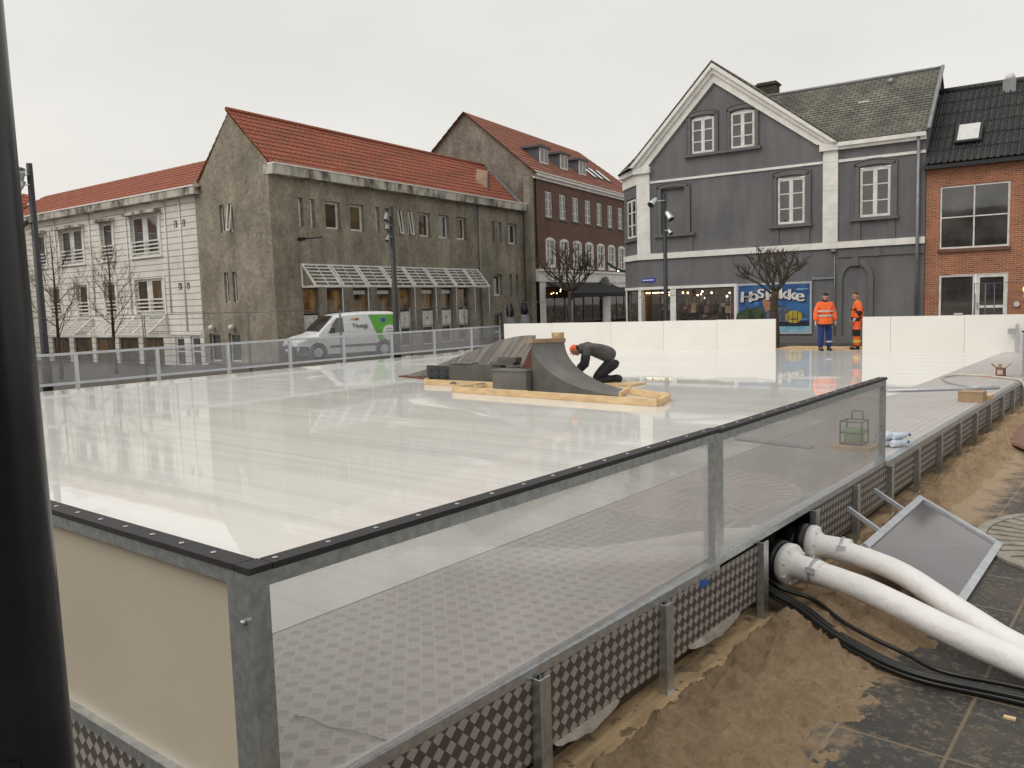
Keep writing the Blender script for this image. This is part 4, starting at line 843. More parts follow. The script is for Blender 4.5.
m = MB(); roof_sheet(m, FA.p(20.3,-5.1,7.7), FA.p(.35,-5.1,7.7), FA.p(.2,-2.42,10.53), FA.p(20.3,-2.42,10.56), 40, 10, .02, .03, PAN); m.build('roof', M['redtile'], bA)
m = MB(); m.tube([FA.p(.05,-2.42,10.56), FA.p(20.33,-2.42,10.59)], .1, 8); m.build('ridge', M['redtile'], bA)
m = MB(); FA.box(m, -.02, 22.05, 0.003, .36, 7.52, 7.93); FG.box(m, -.34, .28, .003, .03, 7.52, 7.93); m.box((0,0,0),(0,0,0)) if False else None
m.build('cornice', M['concrete'], bA)
m = MB(); FA.box(m, -.02, 22.05, .0, .39, 7.932, 7.99); m.build('gutter', M['whitetrim'], bA)
m = MB(); m.beam(FA.p(20.36,.3,7.95), FA.p(20.34,-2.42,10.64), .1, .12); m.build('verge', M['zinc'], bA)
for i, r in enumerate(upw+low): window(bA, FA, (r[0]+.005, r[1]-.005, r[2]+.005, r[3]-.005), fw=.10, o=-.19, pm=M['shopglass'] if i in (2,3,8) else (M['warmglass'] if i == 10 else None))
for r in [(2.60,2.94,5.32,6.54),(3.24,3.58,5.32,6.54),(2.61,2.93,2.18,3.55),(3.23,3.55,2.18,3.55),(2.62,3.48,-.5,.78),(4.1,4.95,-.5,.78)]: window(bA, FG, (r[0]+.004, r[1]-.004, r[2]+.004, r[3]-.004), fw=.06, o=-.12)
for i in (2,3,8):
    r = upw[i]; m = MB(); FA.box(m, r[0]-.6, r[1]+.6, -2.4, -2.35, 4.6, 7.2); FA.box(m, r[0]-.6, r[1]+.6, -2.35, -.36, 7.0, 7.1); FA.box(m, r[0]-.6, r[1]+.6, -2.35, -.36, 4.6, 4.7); FA.box(m, r[0]-.65, r[0]-.6, -2.35, -.36, 4.7, 7.0); FA.box(m, r[1]+.6, r[1]+.65, -2.35, -.36, 4.7, 7.0); m.build('room', M['roomwall'], bA)
    m = MB(); m.ball(FA.p((r[0]+r[1])/2+.1, -1.3, 6.75 if i == 3 else 6.85), .2 if i == 3 else .1, 12, 6, (1.1,1.1,.35)); m.build('ceiling_lamp', M['bulb'], bA)
# two casements standing open
for fr, h, z0, z1, sgn in ((FG, 2.92, 5.36, 6.5, -1), (FA, 9.58, 5.47, 6.65, -1), (FA, 8.73, 5.47, 6.65, -1)):
    m = MB(); q = lambda t, o, z: fr.p(t, o, z)
    a0, a1 = (h-.28, h); zz = ((z0, .16), (z1, .02))
    for (ta, tb) in ((a0, a0+.045), (a1-.045, a1)): m.hexa([q(ta,.16,z0),q(tb,.16,z0),q(tb,.2,z0),q(ta,.2,z0),q(ta,.0,z1),q(tb,.0,z1),q(tb,.04,z1),q(ta,.04,z1)])
    m.hexa([q(a0,.16,z0),q(a1,.16,z0),q(a1,.2,z0),q(a0,.2,z0),q(a0,.155,z0+.06),q(a1,.155,z0+.06),q(a1,.195,z0+.06),q(a0,.195,z0+.06)])
    m.build('open_casement', M['white'], bA)
for i, (a, b) in enumerate(bays):
    w = window(bA, FA, (a+.01, b-.01, 1.56, 2.70), fw=.05, o=-.16, fm=M['greytrim'], pm=M['litglass'])
    m = MB(); FA.box(m, a+.08, b-.08, -.15, -.13, 2.42, 2.6) if i in (2,3,5,6) else None
    m.build('blind', M['white'], bA) if i in (2,3,5,6) else None
    window(bA, FA, (a+.01, b-.01, -.32, .70), fw=.07, o=-.16, pm=M['dkglass'])
    m = MB(); FA.box(m, a+.05, b-.05, -.15, -.11, .72, 1.50); pn = m.build('sign_panel', M['white'], bA)
    m = MB(); c = (a+b)/2; pts = []
    for k in range(10): an = k*math.pi/5; pts.append(FA.p(c+.13*math.cos(an), -.108, 1.12+.1*math.sin(an)))
    m.prism(pts, FA.n*.004); m.build('emblem', M['concrete'], pn)
m = MB(); m.tube([FA.p(15.78,.1,7.5), FA.p(15.78,.1,-.4)], .055, 8); m.build('downpipe', M['zinc'], bA)
m = MB(); m.tube([FA.p(1.55,.0,4.86), FA.p(1.55,.35,4.86)], .08, 8); m.tube([FA.p(1.55,.3,4.86), FA.p(1.9,1.1,4.9)], .035, 6); m.build('bracket_lamp', M['black'], bA)
for tt in (3.0, 4.5):
    m = MB(); c = FG.p(tt, .18, 1.06); m.ball(c, .14, 12, 8); m.tube([FG.p(tt,0,.98), FG.p(tt,.16,.98)], .025, 6); m.build('wall_lamp', M['lampglass'], bA)
# lattice awning
aw = thing('lattice_awning', FA.p(8.6,.8,-.4), 'long white slatted lattice awning on thin poles along the grey rendered building', 'awning')
feet = [2.51,4.22,6.01,7.78,9.57,11.4,13.2,15.05,16.55]; ZB, ZT, OUT = 2.82, 3.78, .85
m = MB(); feetw = [1.6, 3.3, 5.05, 6.85, 8.6, 10.4, 12.25, 14.05, 15.5]
FA.box(m, 1.55, 15.6, .004, .07, ZT-.06, ZT+.02); FA.box(m, 1.55, 15.6, OUT-.06, OUT, ZB-.09, ZB+.01); 
m.beam(FA.p(1.58,.03,ZB-.05), FA.p(1.58,OUT-.06,ZB-.05), .06, .1); m.beam(FA.p(1.58,.03,ZB-.05), FA.p(1.58,.03,ZT), .06, .08); m.beam(FA.p(15.57,.03,ZB-.05), FA.p(15.57,OUT-.06,ZB-.05), .06, .1)
for i, t0 in enumerate(feetw):
    for dt in ((-.09, .09) if 0 < i < 8 else (0,)): m.beam(FA.p(t0+dt,.05,ZT), FA.p(t0+dt,OUT-.03,ZB), .09, .06, FA.n+V((0,0,1)))
m.build('frame', M['white'], aw)
for i in range(8):
    m = MB(); a = feetw[i]+.12; b = feetw[i+1]-.12
    for k in range(1, 6):
        f = k/6; m.beam(FA.p(a, .05+(OUT-.08)*f, ZT+(ZB-ZT)*f+.0), FA.p(b, .05+(OUT-.08)*f, ZT+(ZB-ZT)*f), .02, .06, V((0,0,1)))
    c = (a+b)/2; m.beam(FA.p(c,.05,ZT-.03), FA.p(c,OUT-.03,ZB-.03), .03, .03, FA.n+V((0,0,1))); m.build('lattice_bay', M['white'], aw)
for i in range(1, 9):
    m = MB(); t0 = feetw[i]-(.05 if i == 8 else 0)-.02
    if i == 8: t0 = 15.5
    m.tube([FA.p(t0-1.75 if i < 8 and i == 0 else t0, OUT-.03, -.42), FA.p(t0, OUT-.03, ZB-.05)], .028, 6); m.build('pole', M['galvlight'], aw)
m = MB(); 
rp = [FA.p(16.7,-1.0,9.02), FA.p(17.9,-.62,8.72), FA.p(18.6,-1.25,9.4), FA.p(19.7,-1.7,10.0), FA.p(18.8,-2.0,10.15)]
m.raw([rp[0], rp[1], rp[2]+V((0,0,.18)), rp[3]+V((0,0,.1)), rp[4], rp[2]+V((0,0,-.2))], [(0,1,2),(1,3,2),(0,2,4),(2,3,4),(0,5,1),(1,5,3)]); m.build('roof_patch', M['brownboard'], bA)
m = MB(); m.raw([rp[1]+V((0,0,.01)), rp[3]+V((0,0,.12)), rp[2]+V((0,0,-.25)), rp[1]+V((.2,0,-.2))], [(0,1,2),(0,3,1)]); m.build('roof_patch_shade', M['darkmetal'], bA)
# ---- W: white panelled building
bW = thing('white_building', FG.p(13,0,-.9), 'white panelled building with red roof, french windows and slatted awnings at the left', 'building')
FW = Fr(FG.p(0,-.12,0), 92.54, -1)
wu = [(20.32,21.5,4.64,6.47),(16.05,18.62,4.64,6.5),(12.95,14.2,4.66,6.56),(8.65,11.24,4.66,6.65)]; wl = [(18.98,20.29,1.78,3.46),(15.93,17.14,1.78,3.48),(13.04,14.23,1.78,3.5),(8.6,11.22,1.78,3.53)]
sm = [(7.12,7.42,5.8,6.19),(6.46,6.73,5.8,6.18),(7.09,7.4,2.84,3.22),(6.44,6.71,2.86,3.22)]; drs = [(7.2,8.02,-.8,.63),(5.89,6.7,-.8,.66)]; gw = [(9.0,10.9,-.75,.6),(11.3,13.2,-.75,.6),(13.6,15.6,-.75,.6),(16,18,-.75,.6),(18.5,20.5,-.75,.6)]
m = MB(); wall(FW, m, 5.3, 27, -1.4, 7.3, wu+wl+sm+drs+gw, .2); m.poly([FW.p(27,0,-1.4), FW.p(27,-6.4,-1.4), FW.p(27,-6.4,7.3), FW.p(27,0,7.3)]); m.poly([FW.p(5.3,-6.4,-1.4), FW.p(27,-6.4,-1.4), FW.p(27,-6.4,7.3), FW.p(5.3,-6.4,7.3)]); m.build('wall', M['siding'], bW)
m = MB(); roof_sheet(m, FW.p(27,.35,7.4), FW.p(4.9,.35,7.4), FW.p(4.0,-3.2,9.62), FW.p(26.6,-3.2,9.5), 80, 10, .022, .03, PAN); m.build('roof', M['redtile'], bW)
m = MB(); roof_sheet(m, FW.p(4.9,-6.8,7.4), FW.p(27,-6.8,7.4), FW.p(26.6,-3.2,9.5), FW.p(4.0,-3.2,9.62), 40, 8, .022, .03, PAN); m.build('roof', M['redtile'], bW)
m = MB(); FW.box(m, 5.02, 27, .003, .42, 7.19, 7.53); m.build('cornice', M['concrete'], bW); m = MB(); FW.box(m, 5.02, 27, 0, .45, 7.532, 7.6); m.build('gutter', M['whitetrim'], bW)
for i, r in enumerate(wu+wl):
    big = r[1]-r[0] > 2; w = window(bW, FW, (r[0]+.01, r[1]-.01, r[2]+.01, r[3]-.01), cols=2 if big else 1, mull=.14, fw=.1, o=-.1, pm=M['warmglass'] if i > 3 else M['dkglass'])
    cz = (r[0]+r[1])/2
    for a, b in (((r[0]+.12, cz-.1), (cz+.1, r[1]-.12)) if big else ((r[0]+.1, r[1]-.1),)): m = MB(); FW.box(m, a, a+.32, -.135, -.118, r[2]+.1, r[3]-.1); m.build('curtain', M['white'], w)
    m = MB()
    for k in range(4): z = r[2]+.12+k*.19; FW.box(m, r[0]+.05, r[1]-.05, -.02, .03, z, z+.07)
    for c in ((r[0]+.03, cz, r[1]-.03) if big else (r[0]+.03, r[1]-.03)): FW.box(m, c-.025, c+.025, -.018, .026, r[2]+.05, r[2]+.82)
    m.build('balustrade', M['white'], bW)
    m = MB(); FW.box(m, r[0]-.12, r[1]+.12, .003, .1, r[2]-.1, r[2]-.0)
    FW.box(m, r[1]+.005, r[1]+.1, .003, .06, r[2], r[3]+.1); FW.box(m, r[0]-.1, r[0]-.005, .003, .06, r[2], r[3]+.1); m.build('sill', M['whitetrim'], bW)
    if i < 4: m = MB(); FW.box(m, r[0]-.2, r[1]+.25, .003, .32, r[3]+.05, r[3]+.2); m.build('hood', M['concrete'], bW)
for r in sm: window(bW, FW, r, fw=.04, o=-.08)
for r in drs: window(bW, FW, (r[0]+.01, r[1]-.01, r[2], r[3]), fw=.1, rows=2, bar=.06, o=-.08)
for r in gw: window(bW, FW, r, fw=.06, cols=2, o=-.1, pm=M['warmglass'], fm=M['greytrim'])
m = MB(); FW.box(m, 5.7, 8.3, .003, .05, .72, .86); m.build('door_head', M['whitetrim'], bW)
for c in (21.9, 19.2, 15.4, 11.75, 8.2, 6.95):
    m = MB(); m.tube([FW.p(c-.12,.04,7.15), FW.p(c-.12,.04,1.8 if c > 8 else .9)], .035, 6); m.build('downpipe', M['whitetrim'], bW)
for k, (t0, t1, lb_) in enumerate(((8.5, 14.3, 'white slatted awning on the white building right of the bare trees'), (15.6, 21.9, 'white slatted awning on the white building behind the leftmost bare tree'))):
    aw2 = thing('lattice_awning', FW.p((t0+t1)/2, .8, .7), lb_, 'awning', 'slatted awnings on the white building')
    m = MB(); FW.box(m, t0, t1, .004, .07, 1.6, 1.68); FW.box(m, t0, t1, 1.0, 1.08, .78, .88); m.beam(FW.p(t0+.03,.04,1.64), FW.p(t0+.03,.04,.82), .06, .07); m.beam(FW.p(t0+.03,.04,.82), FW.p(t0+.03,1.0,.82), .06, .07)
    nb = 4; 
    for i in range(nb+1):
        c = t0+.05+(t1-t0-.1)*i/nb; m.beam(FW.p(c,.05,1.64), FW.p(c,1.03,.84), .1, .06, FW.n+V((0,0,1)))
    m.build('frame', M['white'], aw2)
    for i in range(nb):
        m = MB(); a = t0+.1+(t1-t0-.1)*i/nb; b = a+(t1-t0-.1)/nb-.1
        for f in (.17,.34,.51,.68,.85): m.beam(FW.p(a,.05+.95*f,1.64-.8*f), FW.p(b,.05+.95*f,1.64-.8*f), .02, .07)
        m.build('lattice_bay', M['white'], aw2)
# wing at far left
bL = thing('left_wing', FW.p(26,3,-1), 'red roofed wing at the far left behind the street lamp', 'building')
m = MB(); a, b, c, d = FW.p(24.2,.3,-1.4), FW.p(24.2,9,-1.4), FW.p(31,9,-1.4), FW.p(31,.3,-1.4); m.prism([a,b,c,d], (0,0,8.6)); m.build('wall', M['siding'], bL)
m = MB(); roof_sheet(m, FW.p(24.0,9.2,7.3), FW.p(24.0,.2,7.3), FW.p(26.8,-2.6,9.55), FW.p(27.2,9.2,9.55), 30, 9, .022, .03, PAN); m.build('roof', M['redtile'], bL)
# ---- B: dark brick building
B0 = (-32.61, 43.08); FB_ = Fr(B0, 9.94); FBG = Fr(B0, 99.94, -1)
bB = thing('brick_building', (B0[0], B0[1], -.3), 'dark brown brick building with grey gable, white windows, three dormers and a red tiled roof', 'building')
w1 = [(1.72+2.14*i, 2.75+2.14*i, 7.33, 9.02) for i in range(9)]; w2 = [(1.58+2.145*i, 3.02+2.145*i, 4.05, 5.85) for i in range(9)]
m = MB(); wall(FB_, m, .0, 21, 3.75, 9.8, w1+w2, .16); m.build('wall', M['brickdark'], bB)
m = MB(); wall(FBG, m, -.0, 9.9, -.6, 9.75, []); wall(FBG, m, -.3, 10.0, 9.75, 14.4, [], planes=[(4.36, 5.12, 4.36*4.9+5.12*14.31), (-4.36, 5.2, -4.36*4.9+5.2*14.36)]); m.poly([FB_.p(21,0,-.6), FB_.p(21,-9.9,-.6), FB_.p(21,-9.9,9.8), FB_.p(21,0,9.8)]); m.build('gable_wall', M['stuccoB'], bB)
m = MB(); FB_.box(m, -.55, .0, -.4, .03, -.5, 9.7); m.build('corner_buttress', M['stucco'], bB)
m = MB(); roof_sheet(m, FB_.p(-.2,.3,9.95), FB_.p(21.2,.3,9.95), FB_.p(18.1,-4.9,14.33), FB_.p(-.2,-4.9,14.36), 80, 16, .02, .03, PAN); m.build('roof', M['redtileB'], bB)
m = MB(); roof_sheet(m, FB_.p(21.2,.3,9.95), FB_.p(21.2,-10,9.95), FB_.p(18.15,-4.9,14.33), FB_.p(18.1,-4.9,14.33), 30, 12, .02, .03, PAN); roof_sheet(m, FB_.p(21.2,-10,9.95), FB_.p(-.2,-10,9.95), FB_.p(-.2,-4.9,14.36), FB_.p(18.1,-4.9,14.33), 40, 12, .02, .03, PAN); m.build('roof', M['redtileB'], bB)
m = MB(); FB_.box(m, 0, 21, .003, .28, 9.8, 10.1); FB_.box(m, 0, 21, .003, .14, 9.62, 9.8); m.build('cornice', M['whitetrim'], bB)
m = MB(); m.tube([FB_.p(.25,.08,9.7), FB_.p(.25,.08,-.3)], .06, 6); m.build('downpipe', M['darkmetal'], bB)
for r in w1: window(bB, FB_, (r[0]+.01, r[1]-.01, r[2]+.01, r[3]-.01), cols=2, rows=3, fw=.09, mull=.13, bar=.05, o=-.05); m = MB(); FB_.box(m, r[0]-.08, r[1]+.08, .003, .07, r[2]-.12, r[2]-.005); m.build('sill', M['greytrim'], bB)
for r in w2:
    window(bB, FB_, (r[0]+.14, r[1]-.14, r[2]+.1, r[3]-.02), cols=2, rows=3, fw=.09, mull=.13, bar=.05, o=-.05, arch=0)
    m = MB(); FB_.box(m, r[0]-.0, r[0]+.137, -.1, .03, r[2], r[3]); FB_.box(m, r[1]-.137, r[1], -.1, .03, r[2], r[3]); FB_.box(m, r[0], r[1], -.1, .03, r[2]-.02, r[2]+.1)
    n = 8; pts = [FB_.p(r[0]+(r[1]-r[0])*i/n, .03, r[3]-.0+.17*(1-(2*i/n-1)**2)) for i in range(n+1)]; m.prism([FB_.p(r[0],.03,r[3]-.03)]+pts+[FB_.p(r[1],.03,r[3]-.03)], -FB_.n*.13); m.build('window_surround', M['whitetrim'], bB)
for t0 in (3.0, 6.2, 9.4):
    m = MB(); FB_.box(m, t0-.08, t0+1.32, -3.2, -1.02, 10.9, 12.1); dm = m.build('dormer', M['leadgrey'], bB)
    m = MB(); FB_.box(m, t0-.25, t0+1.5, -3.6, -.8, 12.1, 12.24); m.build('dormer_roof', M['leadgrey'], dm)
    fd = Fr(FB_.p(0,-1.0,0), 9.94); window(dm, fd, (t0, t0+1.25, 11.08, 12.1), cols=2, rows=1, fw=.09, mull=.1, o=.05)
for i, t0 in enumerate((12.3, 13.7, 15.2)):
    f = .36; a = FB_.p(t0,.3-5.2*.25,9.95+4.4*.25+.08); b = FB_.p(t0+.8,.3-5.2*.25,9.95+4.4*.25+.08); up_ = FB_.p(t0,.3-5.2*.5,9.95+4.4*.5+.08)-a
    m = MB(); m.prism([a, b, b+up_, a+up_], (0,0,.06)); s_ = m.build('skylight', M['darkmetal'], bB); m = MB(); k = up_*.08; h = (b-a)*.1; z = V((0,0,.066)); m.prism([a+k+h+z, b+k-h+z, b+up_-k-h+z, a+up_-k+h+z], (0,0,.01)); m.build('pane', M['lampglass'], s_)
m = MB(); FB_.box(m, .0, 21, .003, .2, 3.1, 3.75); FB_.box(m, 0, 21, .0, .3, 3.75, 3.9); FB_.box(m, .35, 1.2, 0, .12, -.4, 3.1); FB_.box(m, 10.9, 12.35, 0, .12, -.4, 3.1); FB_.box(m, 19, 20, 0, .12, -.4, 3.1); FB_.box(m, 1.2, 10.9, 0, .12, 2.75, 3.1); FB_.box(m, 12.35, 19, 0, .12, 2.75, 3.1); m.build('shop_front', M['whitetrim'], bB)
def shop_inside(root, fr, t0, t1, z0, z1, dep, nb, ng, seed):
    m = MB(); fr.box(m, t0-.1, t1+.1, -dep-.05, -dep, z0-.2, z1+.2); fr.box(m, t0-.1, t1+.1, -dep, -.3, z1+.1, z1+.2); fr.box(m, t0-.1, t1+.1, -dep, -.3, z0-.3, z0-.2); fr.box(m, t0-.15, t0-.1, -dep, -.3, z0-.2, z1+.1); fr.box(m, t1+.1, t1+.15, -dep, -.3, z0-.2, z1+.1); m.build('interior', M['curtain'], root)
    rn = random.Random(seed)
    for i in range(nb):
        m = MB(); m.ball(fr.p(rn.uniform(t0+.2, t1-.2), -rn.uniform(.5, dep-.4), z1-rn.uniform(.05,.4)), .045, 8, 6); m.build('bulb', M['bulb'], root)
    for g, mt in enumerate(('brownplate','paper','floordark','timber','darkmetal','redbag')):
        m = MB()
        for i in range(ng//6):
            t = rn.uniform(t0+.1, t1-.2); o = -rn.uniform(.4, dep-.2); z = rn.uniform(z0-.1, z1-.5); w = rn.uniform(.05,.25); h = rn.uniform(.08,.45); fr.box(m, t, t+w, o-.12, o, z, z+h)
        tag(m.build('shop_goods', M[mt], root), kind='stuff')
m = MB(); FB_.box(m, 0, 21, -5, -4.9, -.6, 3.75); m.build('back_wall', M['floordark'], bB)
shop_inside(bB, FB_, 1.3, 10.8, .2, 2.7, 2.6, 12, 60, 3); shop_inside(bB, FB_, 12.4, 18.9, .2, 2.7, 2.6, 8, 60, 4)
for a, b in ((1.2,4.4),(4.4,7.6),(7.6,10.9),(12.35,15.6),(15.6,19)): window(bB, FB_, (a, b, .3, 2.75), fw=.07, cols=2, rows=1, o=.0, fm=M['darkmetal'], pm=M['shopglass'])
m = MB(); m.hexa([FB_.p(1.3,.12,3.0),FB_.p(12.3,.12,3.0),FB_.p(12.1,1.9,2.25),FB_.p(1.6,1.9,2.25),FB_.p(1.3,.12,3.06),FB_.p(12.3,.12,3.06),FB_.p(12.1,1.9,2.31),FB_.p(1.6,1.9,2.31)]); 
m.box((0,0,-5),(0,0,-5)) if False else None
m2 = MB(); FB_.box(m2, 1.6, 12.1, 1.88, 1.9, 2.02, 2.26); a_ = thing('shop_awning', FB_.p(7,.1,2.2), 'black fabric awning over the lit shop of the dark brick building', 'awning'); m.build('canopy', M['blackcloth'], a_); m2.build('valance', M['blackcloth'], a_)
m = MB(); cen = FB_.p(10.9,.35,2.45); fanp = [cen+FB_.d*(1.1*math.cos(k*math.pi/10))+V((0,0,1.1*math.sin(k*math.pi/10))) for k in range(11)]
for k in range(10): m.poly([cen+FB_.n*.5, fanp[k], fanp[k+1]])
m.poly([cen]+fanp); a2 = thing('fan_awning', cen, 'small dark fan shaped awning at the pillar between the two lit shops', 'awning'); m.build('canopy', M['darkmetal'], a2)
# garland
m = MB(); ga = FB_.p(11.5,.3,4.55); gb = V((-19.9,37.0,4.6)); pts = [ga.lerp(gb, i/20)+V((0,0,-1.0*math.sin(math.pi*i/20)**1)) for i in range(21)]; m.tube(pts, .09, 6)
gl = thing('garland', ga, 'dark green garland hanging across the street between brick building and grey house', 'garland'); m.build('rope', M['garland'], gl)
for i in range(2, 20, 3): m = MB(); m.ball(pts[i]+V((0,0,-.08)), .07, 8, 6); m.build('light', M['bulb' if i%2 else 'garland'], gl)
# two figures by the grey building
for i, (x, y, lb_) in enumerate(((-28.9,35.8,'display stand with dark top and reddish base at the grey building end'), (-28.28,36.3,'taller grey outdoor display stand with dark top, right of two at the grey building end'))):
    t = thing('display_stand', (x, y, -.3), lb_, 'display stand', None); z = -.3; h = .12*i
    m = MB(); m.tube([(x,y,z),(x,y,z+.7),(x,y,z+1.3+h)], [.27,.3,.2], 14); m.build('stand', M['greyfig'], t)
    m = MB(); m.tube([(x,y,z+1.3+h),(x,y,z+1.4+h),(x,y,z+1.75+h),(x,y,z+1.95+h),(x,y,z+2.05+h)], [.1,.22,.22,.12,.16], 12); m.build('top', M['black'], t)
    m = MB(); m.tube([(x,y,z+.5),(x,y,z+.95)], [.305,.29] if i else [.315,.32], 14); m.build('band', M['redbag' if i == 0 else 'greyfig'], t)
# ---- C: grey house
CC = (-20.22, 34.83); FC = Fr(CC, -85.56); FH = Fr(CC, 49.44, -1); FS = Fr(FH.p(2.0,0,0), 4.44, -1)
bC = thing('grey_house', (CC[0], CC[1], -.3), 'dark grey painted corner house with white bands, white gable trim and slate roof', 'building')
gwn = [(2.69,3.75,8.17,9.75),(4.49,5.55,8.17,9.75)]; mw = [(6.53,7.67,4.75,6.7),(9.84,10.99,4.78,6.76)]
m = MB(); wall(FC, m, 0, 12.24, 2.3, 7.7, mw+[(1.21,2.33,4.68,6.76)], .14); wall(FC, m, 4.7, 12.24, -.6, 2.3, [], .14); wall(FC, m, -.2, 9.0, 7.7, 11.9, gwn, .14, planes=[(3.85, 5.25, 3.85*3.75+5.25*11.6), (-3.9, 3.95, -3.9*3.75+3.95*11.6)])
FC.box(m, 1.0, 2.5, -.2, -.14, 4.6, 6.85);
wall(FH, m, 0, 2.0, 2.3, 7.1, [(.25,1.62,4.66,6.56)], .14); wall(FS, m, 0, 12, 2.3, 7.8, []); FC.box(m, 12.12, 12.24, -8, -.003, -.6, 7.6)
m.poly([FC.p(12.24,-.0,7.6), FC.p(12.24,-6.4,7.6), FC.p(12.24,-3.2,10.87)]); m.build('wall', M['greypaint'], bC)
m = MB(); Z1 = 7.85
m.build('x', M['white'], bC) if False else None
def band(m, fr, t0, t1, o, z0, z1): fr.box(m, t0, t1, .002, o, z0, z1)
band(m, FC, .66, 8.4, .05, 7.08, 7.18); band(m, FC, 9.02, 12.24, .05, 7.06, 7.17); m.build('string_band', M['whitetrim'], bC)
m = MB(); band(m, FC, -.02, 12.26, .08, 3.6, 3.86); band(m, FH, .0, 2.0, .08, 3.6, 3.86); band(m, FS, 0, 12, .08, 3.6, 3.86); m.build('floor_band', M['whitetrim'], bC)
m = MB(); band(m, FC, 9.02, 12.26, .16, 7.56, 7.68); band(m, FC, 9.02, 12.26, .26, 7.68, 7.84); m.build('eaves_cornice', M['whitetrim'], bC)
for a, b in ((-.02, .64), (8.42, 9.01)):
    m = MB(); z = 3.862
    for k, hh in enumerate((.95,.2,.95,.2,.95,.35)):
        band(m, FC, a, b, .085, z, min(z+hh, 7.56)-.012); z += hh
        if z > 7.5: break
    band(m, FC, a+.015, b-.015, .07, 3.862, 7.56); band(m, FC, a-.12, b+.06, .2, 7.562, 7.86); m.build('pilaster', M['whitetrim'], bC)
m = MB(); band(m, FH, .0, 2.05, .06, 7.1, 7.6); band(m, FH, .0, 2.15, .2, 7.6, 7.82); band(m, FS, 0, 12, .2, 7.6, 7.82); m.build('frieze', M['whitetrim'], bC)
m = MB(); AP = (3.78, 11.9); Lp = (-.28, 7.86); Rp = (9.02, 7.86)
for (o0, o1, k0, k1) in ((.0, .12, .42, .8), (.0, .22, .2, .42), (.0, .34, .0, .2)):
    for E_, sg in ((Lp, -1), (Rp, 1)):
        q = [(AP[0], AP[1]-k0), (AP[0], AP[1]-k1), (E_[0]-sg*(k1*1.05), E_[1]), (E_[0]-sg*(k0*1.05), E_[1])]
        m.prism([FC.p(t, o1, z) for t, z in q], -FC.n*(o1+.004 if o0 == 0 else o1))
m.build('gable_trim', M['whitetrim'], bC)
m = MB(); a = FC.p(AP[0], .36, AP[1]+.05); 
for E_ in (Lp, Rp):
    e = FC.p(E_[0], .36, E_[1]+.03); bk = -FC.n*9.; m.hexa([e, a, a+bk, e+bk, e+V((0,0,.06)), a+V((0,0,.06)), a+bk+V((0,0,.06)), e+bk+V((0,0,.06))])
m.build('gable_roof', M['slate'], bC)
m = MB(); roof_sheet(m, FS.p(-.1,.3,7.84), FS.p(12,.3,7.84), FS.p(12,-4,10.5), FS.p(-.1,-3.6,10.9), 3, 20, 0, .012); m.poly([FC.p(-.3,.3,7.86), FH.p(2.2,.28,7.84), FS.p(1,-3.2,10.8), FC.p(3.5,-.3,11.6)]); m.build('side_roof', M['slate'], bC)
m = MB(); roof_sheet(m, FC.p(8.9,.24,7.86), FC.p(12.33,.24,7.86), FC.p(12.33,-3.2,10.87), FC.p(4.6,-3.2,10.87), 4, 24, 0, .014); m.build('roof', M['slate'], bC)
m = MB(); roof_sheet(m, FC.p(12.33,-6.6,7.86), FC.p(3,-6.6,7.86), FC.p(3.0,-3.2,10.87), FC.p(12.33,-3.2,10.87), 4, 20, 0, .012); m.build('roof', M['slate'], bC)
m = MB(); m.beam(FC.p(12.36,.26,7.9), FC.p(12.36,-3.2,10.95), .12, .12); m.tube([FC.p(4.5,-3.2,10.9), FC.p(12.4,-3.2,10.9)], .07, 6); m.build('verge', M['zinc'], bC)
m = MB(); FC.box(m, 4.35, 5.25, -4.6, -4.0, 9.5, 11.75); FC.box(m, 4.28, 5.32, -4.67, -3.93, 11.6, 11.68); m.build('chimney', M['bark'], bC)
m = MB(); c = FC.p(9.35,-1.85,9.62); m.beam(c-FC.d*.0, c+FC.d*.42, .35, .1, FC.n+V((0,0,1))); m.beam(c-FC.d*.06-V((0,0,.03)), c+FC.d*.48-V((0,0,.03)), .45, .1, FC.n+V((0,0,1))) if False else None; m.build('roof_vent', M['whitetrim'], bC)
m = MB(); c = FC.p(10.45,-2.8,10.58); m.ball(c, .15, 10, 7); m.build('roof_vent', M['zinc'], bC)
for r in gwn+mw: window(bC, FC, (r[0]+.01, r[1]-.01, r[2]+.01, r[3]-.06), cols=2, rows=3, fw=.09, mull=.16, bar=.045, o=-.03, arch=.07)
window(bC, FH, (.3, 1.58, 4.7, 6.5), cols=2, rows=3, fw=.09, mull=.16, bar=.05, o=-.02)
def surround(t0, t1, z0, z1, r):
    m = MB(); fr = FC; w0, w1, h1 = r[0], r[1], r[3]
    band(m, fr, t0, w0-.02, .06, z0, h1+.02); band(m, fr, w1+.02, t1, .06, z0, h1+.02)
    n = 8; out = [(t0+(t1-t0)*i/n, z1-.12+.14*(1-(2*i/n-1)**2)) for i in range(n+1)]; inn = [(w1+.02-(w1-w0+.04)*i/n, h1+.02+.06*(1-(2*i/n-1)**2)) for i in range(n+1)]
    for i in range(n):
        q = [out[i], out[i+1], inn[n-i-1], inn[n-i]]; m.prism([fr.p(t, .062, z) for t, z in q], -fr.n*.06)
    # outer fillet
    for i in range(n): m.beam(fr.p(out[i][0], .075, out[i][1]), fr.p(out[i+1][0], .075, out[i+1][1]), .03, .05)
    band(m, fr, t0-.0, t0+.05, .09, z0, z1-.12); band(m, fr, t1-.05, t1, .09, z0, z1-.12); m.build('window_surround', M['greytrim'], bC)
